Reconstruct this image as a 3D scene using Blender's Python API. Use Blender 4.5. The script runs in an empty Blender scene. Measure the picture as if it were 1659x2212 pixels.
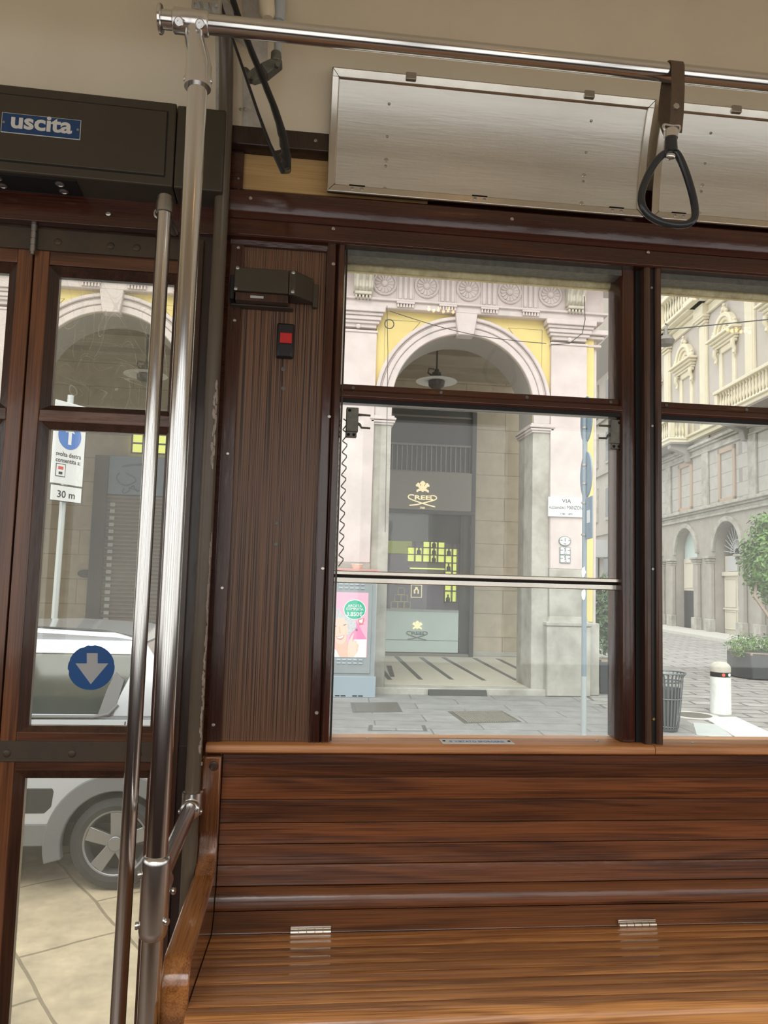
import bpy, bmesh, math, random
from mathutils import Vector, Matrix
random.seed(7)
S = bpy.context.scene
C = S.collection
V = Vector
PI = math.pi

# ------------------------------------------------------------------ camera, world, light, exposure
CAM = V((0.0, -1.9, 1.24))
FPX, PW, PH = 1661.0, 1659.0, 2212.0
YAW, PITCH, ROLL = math.radians(6.31), math.radians(5.21), math.radians(1.62)
_f = V((math.sin(YAW) * math.cos(PITCH), math.cos(YAW) * math.cos(PITCH), math.sin(PITCH)))
_r = V((math.cos(YAW), -math.sin(YAW), 0))
_u = _r.cross(_f)
CR = math.cos(ROLL) * _r + math.sin(ROLL) * _u
CU = -math.sin(ROLL) * _r + math.cos(ROLL) * _u
CF = _f
cd = bpy.data.cameras.new('camera')
cam = bpy.data.objects.new('camera', cd)
C.objects.link(cam)
m3 = Matrix((CR, CU, -CF)).transposed()
cam.matrix_world = Matrix.Translation(CAM) @ m3.to_4x4()
cd.sensor_fit = 'VERTICAL'
cd.sensor_height = 36.0
cd.lens = 36.0 * FPX / PH
cd.clip_start, cd.clip_end = 0.02, 400
S.camera = cam

S.view_settings.view_transform = 'Standard'
S.view_settings.look = 'None'
S.view_settings.gamma = 1.0
S.view_settings.use_curve_mapping = False
S.view_settings.exposure = 0.78
SKY, SUN_W = 1.35, 1.5

w = bpy.data.worlds.new('overcast_sky'); S.world = w; w.use_nodes = True
nt = w.node_tree; nt.nodes.clear()
o_ = nt.nodes.new('ShaderNodeOutputWorld'); bg = nt.nodes.new('ShaderNodeBackground')
tc = nt.nodes.new('ShaderNodeTexCoord'); sx = nt.nodes.new('ShaderNodeSeparateXYZ'); rp = nt.nodes.new('ShaderNodeValToRGB')
nt.links.new(tc.outputs['Generated'], sx.inputs[0]); nt.links.new(sx.outputs['Z'], rp.inputs[0])
rp.color_ramp.elements[0].position = 0.0; rp.color_ramp.elements[0].color = (.62, .61, .59, 1)
rp.color_ramp.elements[1].position = 0.9; rp.color_ramp.elements[1].color = (1.0, .985, .95, 1)
nt.links.new(rp.outputs[0], bg.inputs[0]); bg.inputs[1].default_value = SKY
nt.links.new(bg.outputs[0], o_.inputs[0])

sl = bpy.data.lights.new('sun', 'SUN'); sl.energy = SUN_W; sl.angle = math.radians(48); sl.color = (1, .97, .93)
so = bpy.data.objects.new('sun', sl); C.objects.link(so)
so.rotation_euler = V((.34, 1.0, -1.05)).to_track_quat('-Z', 'Y').to_euler()


def A(px, py, x=None, y=None, z=None):
    """The point of a real plane (x, y or z = const) that the photograph shows at a pixel."""
    d = CF + CR * ((px - PW / 2) / FPX) - CU * ((py - PH / 2) / FPX)
    for i, v in enumerate((x, y, z)):
        if v is not None:
            return CAM + d * ((v - CAM[i]) / d[i])


# ------------------------------------------------------------------ materials
def new_mat(name):
    m = bpy.data.materials.new(name); m.use_nodes = True
    t = m.node_tree; t.nodes.clear()
    return m, t, t.nodes.new, t.links.new


def coords(t, scale, offset_random=0.0):
    N, L = t.nodes.new, t.links.new
    c = N('ShaderNodeTexCoord'); mp = N('ShaderNodeMapping')
    mp.inputs['Scale'].default_value = scale
    if offset_random:
        oi = N('ShaderNodeObjectInfo'); mu = N('ShaderNodeMath'); mu.operation = 'MULTIPLY'; mu.inputs[1].default_value = offset_random
        L(oi.outputs['Random'], mu.inputs[0]); L(mu.outputs[0], mp.inputs['Location'])
    L(c.outputs['Object'], mp.inputs[0])
    return mp.outputs[0]


def mat(name, base, rough=.5, metal=0.0, coat=0.0, noise=None, bump=None, emit=None, spec=None, stretch=(1, 1, 1)):
    """Principled; noise = (scale, second colour, contrast); bump = (scale, strength)."""
    m, t, N, L = new_mat(name)
    out = N('ShaderNodeOutputMaterial'); b = N('ShaderNodeBsdfPrincipled'); L(b.outputs[0], out.inputs[0])
    b.inputs['Base Color'].default_value = (*base, 1); b.inputs['Roughness'].default_value = rough; b.inputs['Metallic'].default_value = metal
    b.inputs['Coat Weight'].default_value = coat; b.inputs['Coat Roughness'].default_value = .08
    if spec is not None: b.inputs['Specular IOR Level'].default_value = spec
    if emit: b.inputs['Emission Color'].default_value = (*emit[0], 1); b.inputs['Emission Strength'].default_value = emit[1]
    if noise:
        n = N('ShaderNodeTexNoise'); n.inputs['Scale'].default_value = noise[0]; n.inputs['Detail'].default_value = 6; n.inputs['Roughness'].default_value = .65
        L(coords(t, stretch), n.inputs['Vector'])
        r = N('ShaderNodeValToRGB'); k = noise[2] if len(noise) > 2 else .3
        r.color_ramp.elements[0].position = .5 - k / 2; r.color_ramp.elements[0].color = (*base, 1)
        r.color_ramp.elements[1].position = .5 + k / 2 + .08; r.color_ramp.elements[1].color = (*noise[1], 1)
        L(n.outputs['Fac'], r.inputs[0]); L(r.outputs[0], b.inputs['Base Color'])
    if bump:
        n2 = N('ShaderNodeTexNoise'); n2.inputs['Scale'].default_value = bump[0]; n2.inputs['Detail'].default_value = 4
        L(coords(t, stretch), n2.inputs['Vector'])
        bp = N('ShaderNodeBump'); bp.inputs['Strength'].default_value = bump[1]; bp.inputs['Distance'].default_value = .002
        L(n2.outputs['Fac'], bp.inputs['Height']); L(bp.outputs[0], b.inputs['Normal'])
    return m


def wood(name, light, dark, axis, rough=.25, coat=.6, ring=26.0, var=.35, fine=1.0, bump=.12):
    """Varnished wood: broad figure, fine pores along AXIS, a shade of its own for each board."""
    m, t, N, L = new_mat(name)
    out = N('ShaderNodeOutputMaterial'); b = N('ShaderNodeBsdfPrincipled'); L(b.outputs[0], out.inputs[0])
    b.inputs['Roughness'].default_value = rough; b.inputs['Coat Weight'].default_value = coat; b.inputs['Coat Roughness'].default_value = .12
    sc = [1.0, 1.0, 1.0]; sc[axis] = .07
    v = coords(t, sc, 7.0)
    wv = N('ShaderNodeTexNoise'); wv.inputs['Scale'].default_value = ring; wv.inputs['Detail'].default_value = 3; wv.inputs['Distortion'].default_value = .8
    L(v, wv.inputs['Vector'])
    sw = N('ShaderNodeMath'); sw.operation = 'MULTIPLY'; sw.inputs[1].default_value = 26; L(wv.outputs['Fac'], sw.inputs[0])
    sn = N('ShaderNodeMath'); sn.operation = 'SINE'; L(sw.outputs[0], sn.inputs[0])
    sc2 = [1.0, 1.0, 1.0]; sc2[axis] = .012
    n = N('ShaderNodeTexNoise'); n.inputs['Scale'].default_value = 420 * fine; n.inputs['Detail'].default_value = 3; L(coords(t, sc2, 3.0), n.inputs['Vector'])
    mx = N('ShaderNodeMath'); mx.operation = 'MULTIPLY_ADD'; mx.inputs[1].default_value = .13; L(sn.outputs[0], mx.inputs[0]); L(n.outputs['Fac'], mx.inputs[2])
    r = N('ShaderNodeValToRGB')
    r.color_ramp.elements[0].position = .2; r.color_ramp.elements[0].color = (*dark, 1)
    r.color_ramp.elements[1].position = .74; r.color_ramp.elements[1].color = (*light, 1)
    L(mx.outputs[0], r.inputs[0])
    hs = N('ShaderNodeHueSaturation'); oi = N('ShaderNodeObjectInfo'); mr = N('ShaderNodeMapRange')
    mr.inputs['To Min'].default_value = 1 - var; mr.inputs['To Max'].default_value = 1 + var
    L(oi.outputs['Random'], mr.inputs['Value']); L(mr.outputs[0], hs.inputs['Value']); L(r.outputs[0], hs.inputs['Color'])
    L(hs.outputs[0], b.inputs['Base Color'])
    n3 = N('ShaderNodeTexNoise'); n3.inputs['Scale'].default_value = 55; n3.inputs['Detail'].default_value = 2
    sc3 = [1, 1, 1]; sc3[axis] = .35
    L(coords(t, sc3), n3.inputs['Vector'])
    bp = N('ShaderNodeBump'); bp.inputs['Strength'].default_value = bump; bp.inputs['Distance'].default_value = .004
    L(n3.outputs['Fac'], bp.inputs['Height']); L(bp.outputs[0], b.inputs['Normal']); L(bp.outputs[0], b.inputs['Coat Normal'])
    return m


def zebra(name):
    m, t, N, L = new_mat(name)
    out = N('ShaderNodeOutputMaterial'); b = N('ShaderNodeBsdfPrincipled'); L(b.outputs[0], out.inputs[0])
    b.inputs['Roughness'].default_value = .38
    n = N('ShaderNodeTexNoise'); n.inputs['Scale'].default_value = 420; n.inputs['Detail'].default_value = 2; n.inputs['Distortion'].default_value = .0
    L(coords(t, (1, 1, .004)), n.inputs['Vector'])
    r = N('ShaderNodeValToRGB'); e = r.color_ramp.elements
    e[0].position = .38; e[0].color = (.020, .011, .008, 1); e[1].position = .5; e[1].color = (.17, .082, .042, 1)
    x = e.new(.7); x.color = (.25, .125, .066, 1)
    L(n.outputs['Fac'], r.inputs[0]); L(r.outputs[0], b.inputs['Base Color'])
    return m


def glass(name, tint, dust, dust_col=(.75, .74, .68), scratch=0.0, refl=1.0):
    """A window pane: clear sheet that mirrors by Fresnel, under a film of dust (and fine scratches)."""
    m, t, N, L = new_mat(name)
    out = N('ShaderNodeOutputMaterial'); tr = N('ShaderNodeBsdfTransparent'); gl = N('ShaderNodeBsdfGlossy'); df = N('ShaderNodeBsdfTranslucent'); d2 = N('ShaderNodeBsdfDiffuse')
    tr.inputs[0].default_value = (*tint, 1); gl.inputs['Roughness'].default_value = .0; gl.inputs[0].default_value = (refl, refl, refl, 1)
    df.inputs[0].default_value = (*dust_col, 1); d2.inputs[0].default_value = (*dust_col, 1)
    fr = N('ShaderNodeFresnel'); fr.inputs[0].default_value = 1.45
    m1 = N('ShaderNodeMixShader'); L(fr.outputs[0], m1.inputs[0]); L(tr.outputs[0], m1.inputs[1]); L(gl.outputs[0], m1.inputs[2])
    md = N('ShaderNodeMixShader'); md.inputs[0].default_value = .5; L(df.outputs[0], md.inputs[1]); L(d2.outputs[0], md.inputs[2])
    n = N('ShaderNodeTexNoise'); n.inputs['Scale'].default_value = 7; n.inputs['Detail'].default_value = 8; L(coords(t, (1, 1, 1)), n.inputs['Vector'])
    mu = N('ShaderNodeMath'); mu.operation = 'MULTIPLY'; mu.inputs[1].default_value = dust * 2; L(n.outputs['Fac'], mu.inputs[0])
    fac = mu.outputs[0]
    if scratch:
        for sc, st in ((3.0, (1.6, 1, .7)), (4.3, (.6, 1, 1.7)), (2.4, (1.2, 1, 1.1))):
            q = N('ShaderNodeTexNoise'); q.inputs['Scale'].default_value = sc; q.inputs['Detail'].default_value = 0; q.inputs['Distortion'].default_value = 1.2
            L(coords(t, st), q.inputs['Vector'])
            s1 = N('ShaderNodeMath'); s1.operation = 'MULTIPLY'; s1.inputs[1].default_value = 15; L(q.outputs['Fac'], s1.inputs[0])
            s2 = N('ShaderNodeMath'); s2.operation = 'FRACT'; L(s1.outputs[0], s2.inputs[0])
            s3 = N('ShaderNodeMath'); s3.operation = 'LESS_THAN'; s3.inputs[1].default_value = .022; L(s2.outputs[0], s3.inputs[0])
            s4 = N('ShaderNodeMath'); s4.operation = 'MULTIPLY_ADD'; s4.inputs[1].default_value = scratch; L(s3.outputs[0], s4.inputs[0]); L(fac, s4.inputs[2])
            fac = s4.outputs[0]
    m2 = N('ShaderNodeMixShader'); L(fac, m2.inputs[0]); L(m1.outputs[0], m2.inputs[1]); L(md.outputs[0], m2.inputs[2])
    L(m2.outputs[0], out.inputs[0])
    return m


def stones(name, c1, c2, mortar, bw, rh, msize=.012, offset=.5, rough=.8, plane='xy', rot=0.0, bump=.3, stain=.25):
    m, t, N, L = new_mat(name)
    out = N('ShaderNodeOutputMaterial'); b = N('ShaderNodeBsdfPrincipled'); L(b.outputs[0], out.inputs[0]); b.inputs['Roughness'].default_value = rough
    c = N('ShaderNodeTexCoord'); mp = N('ShaderNodeMapping'); L(c.outputs['Object'], mp.inputs[0])
    if plane == 'xz': mp.inputs['Rotation'].default_value = (-PI / 2, 0, 0)
    else: mp.inputs['Rotation'].default_value = (0, 0, rot)
    br = N('ShaderNodeTexBrick'); br.offset = offset
    br.inputs['Color1'].default_value = (*c1, 1); br.inputs['Color2'].default_value = (*c2, 1); br.inputs['Mortar'].default_value = (*mortar, 1)
    br.inputs['Scale'].default_value = 1; br.inputs['Brick Width'].default_value = bw; br.inputs['Row Height'].default_value = rh; br.inputs['Mortar Size'].default_value = msize
    br.inputs['Mortar Smooth'].default_value = .15
    wn = N('ShaderNodeTexNoise'); wn.inputs['Scale'].default_value = 2.2; wn.inputs['Detail'].default_value = 3; L(c.outputs['Object'], wn.inputs['Vector'])
    va = N('ShaderNodeVectorMath'); va.operation = 'MULTIPLY_ADD'; va.inputs[1].default_value = (.05, .05, .0); L(wn.outputs['Color'], va.inputs[0]); L(mp.outputs[0], va.inputs[2])
    L(va.outputs[0] if plane == 'xy' else mp.outputs[0], br.inputs['Vector'])
    n = N('ShaderNodeTexNoise'); n.inputs['Scale'].default_value = 3; n.inputs['Detail'].default_value = 9; n.inputs['Roughness'].default_value = .7; L(c.outputs['Object'], n.inputs['Vector'])
    mr = N('ShaderNodeMapRange'); mr.inputs['From Min'].default_value = .3; mr.inputs['From Max'].default_value = .7; mr.inputs['To Min'].default_value = 1 - stain; mr.inputs['To Max'].default_value = 1.05; L(n.outputs['Fac'], mr.inputs['Value'])
    mu = N('ShaderNodeMix'); mu.data_type = 'RGBA'; mu.blend_type = 'MULTIPLY'; mu.inputs[0].default_value = 1
    L(br.outputs['Color'], mu.inputs[6]); L(mr.outputs[0], mu.inputs[7]); L(mu.outputs[2], b.inputs['Base Color'])
    bp = N('ShaderNodeBump'); bp.inputs['Strength'].default_value = bump; bp.inputs['Distance'].default_value = .02; bp.invert = True
    L(br.outputs['Fac'], bp.inputs['Height']); L(bp.outputs[0], b.inputs['Normal'])
    return m


M = {}
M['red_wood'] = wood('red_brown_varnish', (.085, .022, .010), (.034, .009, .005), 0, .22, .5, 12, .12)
M['red_wood_v'] = wood('red_brown_varnish_upright', (.085, .026, .013), (.03, .009, .006), 2, .2, .6, 12, .15)
M['dark_wood_v'] = wood('dark_upright_wood', (.05, .025, .016), (.02, .010, .008), 2, .35, .3, 16, .15)
M['fillet'] = wood('brown_fillet', (.12, .055, .03), (.035, .014, .009), 2, .35, .4, 18, .12)
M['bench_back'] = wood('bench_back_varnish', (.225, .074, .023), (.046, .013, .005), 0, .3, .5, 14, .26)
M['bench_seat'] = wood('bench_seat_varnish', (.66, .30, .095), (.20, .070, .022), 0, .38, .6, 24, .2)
M['bench_end'] = wood('bench_end_varnish', (.27, .10, .030), (.085, .026, .009), 2, .18, .85, 10, .12)
M['bench_arm'] = wood('bench_arm_varnish', (.42, .17, .05), (.15, .05, .016), 1, .18, .85, 10, .1)
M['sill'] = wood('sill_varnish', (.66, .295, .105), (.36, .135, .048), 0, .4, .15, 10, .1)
M['door_wood'] = wood('door_wood', (.2, .075, .028), (.055, .018, .009), 2, .3, .5, 14, .2)
M['door_rail'] = wood('door_rail_wood', (.17, .062, .026), (.05, .017, .009), 0, .3, .5, 14, .2)
M['bead'] = wood('glazing_bead_wood', (.075, .03, .015), (.022, .009, .006), 2, .3, .4, 14, .15)
M['ply'] = wood('pale_plywood', (.62, .40, .17), (.45, .26, .09), 0, .4, .2, 8, .05)
M['zebra'] = zebra('striped_laminate')
M['cream'] = mat('cream_ceiling_paint', (.77, .645, .445), .24, noise=(3, (.70, .585, .40), .4), bump=(6, .25))
M['flaking'] = mat('flaking_cream_paint', (.58, .52, .42), .35, noise=(14, (.35, .30, .24), .2), bump=(30, .6))
M['floor'] = wood('tram_floor_boards', (.16, .1, .06), (.07, .04, .025), 0, .5, .1)
M['alu'] = mat('polished_aluminium', (.80, .79, .77), .17, 1.0, noise=(90, (.70, .69, .67), .5), stretch=(1, 1, .06), bump=(60, .04))
M['alu_x'] = mat('polished_aluminium_rail', (.80, .79, .77), .17, 1.0, noise=(90, (.70, .69, .67), .5), stretch=(.06, 1, 1), bump=(60, .04))
M['cast'] = mat('cast_aluminium', (.78, .77, .75), .24, 1.0, bump=(40, .1))
M['sheet'] = mat('brushed_sheet', (.74, .72, .66), .36, 1.0, noise=(30, (.60, .58, .52), .5), stretch=(.08, 1, 1), bump=(200, .12))
M['sheet_frame'] = mat('sheet_frame_metal', (.72, .69, .62), .26, 1.0, noise=(20, (.58, .55, .48), .5))
M['steel'] = mat('dull_steel', (.45, .43, .40), .35, 1.0)
M['screw'] = mat('screw_steel', (.6, .58, .54), .3, 1.0)
M['brass'] = mat('brass_screw', (.6, .45, .18), .3, 1.0)
M['dark_metal'] = mat('old_grey_metal', (.22, .215, .18), .5, .5, noise=(60, (.12, .12, .105), .4))
M['olive'] = mat('olive_brown_paint', (.060, .047, .030), .38, noise=(30, (.05, .039, .025), .5))
M['olive_pole'] = mat('brown_pole_paint', (.14, .105, .07), .28, noise=(25, (.10, .078, .055), .4), stretch=(1, 1, .2))
M['strap_iron'] = mat('brown_painted_strap', (.055, .043, .03), .45, noise=(20, (.09, .055, .03), .5))
M['black'] = mat('black_rubber', (.012, .012, .013), .35)
M['slot'] = mat('dark_gap', (.006, .006, .006), .7)
M['ring'] = mat('grey_black_plastic', (.032, .034, .038), .22)
M['leather'] = mat('brown_leather', (.12, .078, .045), .5, noise=(80, (.085, .052, .03), .5), bump=(150, .3))
M['mirror'] = mat('mirror_glass', (.85, .85, .82), .03, 1.0)
M['red_btn'] = mat('red_button', (.65, .025, .022), .35)
M['blue'] = mat('blue_enamel', (.012, .055, .16), .3)
M['blue_sticker'] = mat('blue_sticker', (.005, .09, .32), .4)
M['white'] = mat('white_paint', (.8, .8, .78), .4)
M['white_grey'] = mat('pale_grey_paint', (.5, .51, .52), .4)
M['letter'] = mat('cream_letter', (.72, .70, .64), .4)
M['ink'] = mat('dark_ink', (.03, .03, .035), .6)
M['yellow_frame'] = mat('weathered_cream_frame', (.74, .66, .38), .5, noise=(25, (.42, .35, .18), .25), bump=(40, .4))
M['glass'] = glass('window_glass', (.97, .98, .97), .02)
M['glass_mid'] = glass('sliding_glass', (.95, .97, .96), .035)
M['glass_low'] = glass('lower_glass', (.93, .965, .96), .06, (.72, .76, .74))
M['glass_scr'] = glass('scratched_door_glass', (.95, .96, .93), .085, (.74, .74, .64), .22)
M['glass_door'] = glass('dusty_door_glass', (.95, .96, .93), .065, (.74, .74, .66), .035)
M['lamp'] = mat('lamp_globe', (.9, .85, .7), .3, emit=((1.0, .50, .16), 9.0))
# outdoors
M['pink'] = mat('pink_plaster', (.66, .575, .565), .85, noise=(1.6, (.47, .42, .41), .35), bump=(8, .15))
M['pink2'] = mat('pink_moulding', (.64, .565, .555), .8, noise=(4, (.51, .465, .455), .4))
M['cream_pier'] = mat('pale_console_stone', (.60, .56, .49), .8, noise=(5, (.45, .43, .35), .4))
M['yellow'] = mat('yellow_plaster', (.74, .61, .26), .85, noise=(2, (.64, .52, .21), .4))
M['grey_stone'] = mat('grey_granite', (.46, .445, .40), .85, noise=(2.2, (.25, .235, .205), .3), bump=(25, .3))
M['travertine'] = stones('travertine_blocks', (.50, .43, .33), (.46, .395, .305), (.30, .25, .19), 2.2, .62, .010, plane='xz', bump=.25, stain=.2)
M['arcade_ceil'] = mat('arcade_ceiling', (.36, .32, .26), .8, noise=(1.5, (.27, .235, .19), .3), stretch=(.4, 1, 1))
M['arcade_floor'] = mat('arcade_floor_stone', (.58, .53, .45), .5, noise=(2, (.48, .44, .37), .4))
M['dark_stone'] = mat('dark_inlay_stone', (.13, .125, .12), .5)
M['street'] = stones('granite_street_slabs', (.32, .315, .31), (.27, .265, .26), (.17, .165, .16), 1.5, .55, .012, rot=.05, stain=.3)
M['warm_street'] = stones('sandy_street_slabs', (.60, .50, .35), (.55, .455, .32), (.30, .245, .165), .95, .55, .009, rot=1.02, bump=.6, stain=.5)
M['cobble'] = stones('grey_street_setts', (.43, .415, .40), (.34, .33, .315), (.17, .165, .16), .9, .42, .03, rot=.16, bump=.6, stain=.35)
M['kerbstone'] = mat('kerb_granite', (.60, .585, .55), .8, noise=(5, (.47, .46, .43), .4))
M['white_stone'] = mat('white_slab', (.82, .80, .74), .7, noise=(6, (.70, .68, .62), .4))
M['pale_slab'] = mat('pale_grey_slab', (.50, .54, .54), .7, noise=(5, (.42, .45, .45), .4))
M['grate'] = mat('worn_grating_iron', (.42, .39, .33), .5, .3, noise=(15, (.30, .28, .24), .4))
M['iron'] = mat('grey_iron', (.23, .22, .20), .5, .5, noise=(15, (.16, .155, .145), .4))
M['darkmat'] = mat('dark_rubber_mat', (.06, .06, .055), .8)
M['shop_dark'] = mat('shop_dark_panel', (.055, .055, .058), .4)
M['sign_grey'] = mat('taupe_sign_band', (.21, .20, .175), .4)
M['gold'] = mat('pale_gold_letter', (.95, .80, .50), .4, emit=((1, .82, .5), .35))
M['gold_line'] = mat('gold_line', (.75, .62, .25), .4, .3)
M['frost'] = mat('frosted_pane', (.58, .68, .65), .3, noise=(1.5, (.50, .60, .58), .5))
M['frost_ink'] = mat('grey_letter', (.16, .20, .19), .5)
M['lit'] = mat('lit_yellow_niche', (.8, .85, .25), .5, emit=((.78, .82, .18), .55))
M['green_lit'] = mat('olive_glow_panel', (.40, .44, .10), .5, emit=((.5, .55, .1), .12))
M['purple'] = mat('purple_back_panel', (.22, .18, .27), .4)
M['marble'] = mat('white_marble', (.80, .83, .83), .4, noise=(9, (.66, .70, .72), .25))
M['cab'] = mat('cabinet_grey_paint', (.31, .335, .35), .5, noise=(8, (.25, .275, .29), .4))
M['cab_base'] = mat('cabinet_blue_grey', (.31, .37, .42), .5)
M['cab_top'] = mat('cabinet_red_top', (.50, .26, .25), .6)
M['poster_pink'] = mat('poster_pink', (.82, .42, .55), .5)
M['poster_deep'] = mat('poster_deep_pink', (.80, .24, .45), .5)
M['green'] = mat('poster_green', (.03, .42, .28), .5)
M['skin'] = mat('poster_skin', (.72, .45, .36), .5)
M['skin2'] = mat('poster_skin_light', (.80, .55, .45), .5)
M['hair'] = mat('poster_grey_hair', (.62, .63, .65), .5, noise=(40, (.38, .38, .40), .3))
M['lips'] = mat('poster_lips', (.70, .22, .24), .5)
M['post'] = mat('blue_grey_post', (.27, .33, .38), .45, .2, noise=(10, (.22, .28, .33), .5))
M['sign_back'] = mat('blue_grey_sign_back', (.22, .30, .40), .45, noise=(6, (.18, .26, .36), .5))
M['sign_blue'] = mat('traffic_blue', (.06, .18, .55), .4)
M['sign_white'] = mat('traffic_white', (.72, .75, .78), .4)
M['sign_red'] = mat('traffic_red', (.6, .09, .06), .4)
M['galv'] = mat('galvanised_post', (.50, .54, .56), .4, .4)
M['car'] = mat('silver_car_paint', (.46, .49, .55), .2, .35, coat=.8)
M['car_plastic'] = mat('grey_car_plastic', (.13, .133, .145), .55)
M['car_glass'] = mat('dark_car_glass', (.035, .045, .042), .05, coat=.6)
M['tyre'] = mat('tyre_rubber', (.025, .025, .027), .7)
M['rim'] = mat('wheel_rim', (.25, .255, .27), .3, .7)
M['conc'] = mat('white_concrete', (.76, .78, .77), .8, noise=(9, (.60, .62, .60), .3), bump=(20, .4))
M['conc2'] = mat('grey_concrete', (.52, .49, .43), .8, noise=(10, (.40, .38, .33), .4))
M['bin'] = mat('bin_grey_steel', (.17, .19, .20), .4, .5)
M['reflector_red'] = mat('red_reflector', (.7, .12, .08), .3)
M['planter'] = mat('planter_dark', (.075, .08, .088), .5, noise=(6, (.055, .06, .065), .5))
M['leaf'] = mat('green_leaf', (.17, .32, .06), .45, noise=(9, (.045, .12, .03), .45))
M['leaf_light'] = mat('light_green_leaf', (.22, .34, .09), .45, noise=(9, (.07, .14, .04), .45))
M['leaf_dark'] = mat('dusky_green_leaf', (.11, .19, .07), .45, noise=(9, (.04, .085, .035), .45))
M['bark'] = mat('pale_bark', (.42, .33, .26), .8, noise=(20, (.30, .24, .19), .5))
M['ivory'] = mat('ivory_stone', (.76, .71, .56), .8, noise=(2, (.69, .64, .50), .4))
M['render'] = mat('grey_beige_render', (.56, .52, .48), .85, noise=(.9, (.50, .465, .43), .4))
M['ashlar'] = stones('grey_ashlar', (.46, .44, .41), (.43, .41, .38), (.30, .285, .26), 30, .62, .02, plane='xz', bump=.3, stain=.15)
M['pier_stone'] = mat('grey_pier_stone', (.40, .37, .33), .85, noise=(2, (.31, .285, .255), .4))
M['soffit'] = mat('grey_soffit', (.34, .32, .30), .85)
M['win_dark'] = mat('dark_palace_pane', (.06, .065, .075), .15)
M['brown_frame'] = mat('brown_stone_frame', (.42, .32, .25), .7)
M['beige_door'] = mat('beige_painted_timber', (.64, .60, .50), .6)
M['dark_door'] = mat('dark_doorway', (.02, .02, .024), .5)
M['far_wall'] = mat('far_grey_facade', (.42, .38, .34), .85, noise=(.6, (.36, .33, .295), .4))
M['wire'] = mat('dark_cable', (.06, .06, .06), .6)
M['lamp_white'] = mat('white_enamel_shade', (.80, .82, .83), .4)
M['shutter'] = mat('grey_roller_shutter', (.20, .20, .215), .5, .3, noise=(5, (.25, .21, .17), .4))
M['brickish'] = mat('orange_brown_slat', (.36, .23, .14), .6)
M['graffiti'] = mat('blue_grey_graffiti', (.13, .15, .25), .7)


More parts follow.
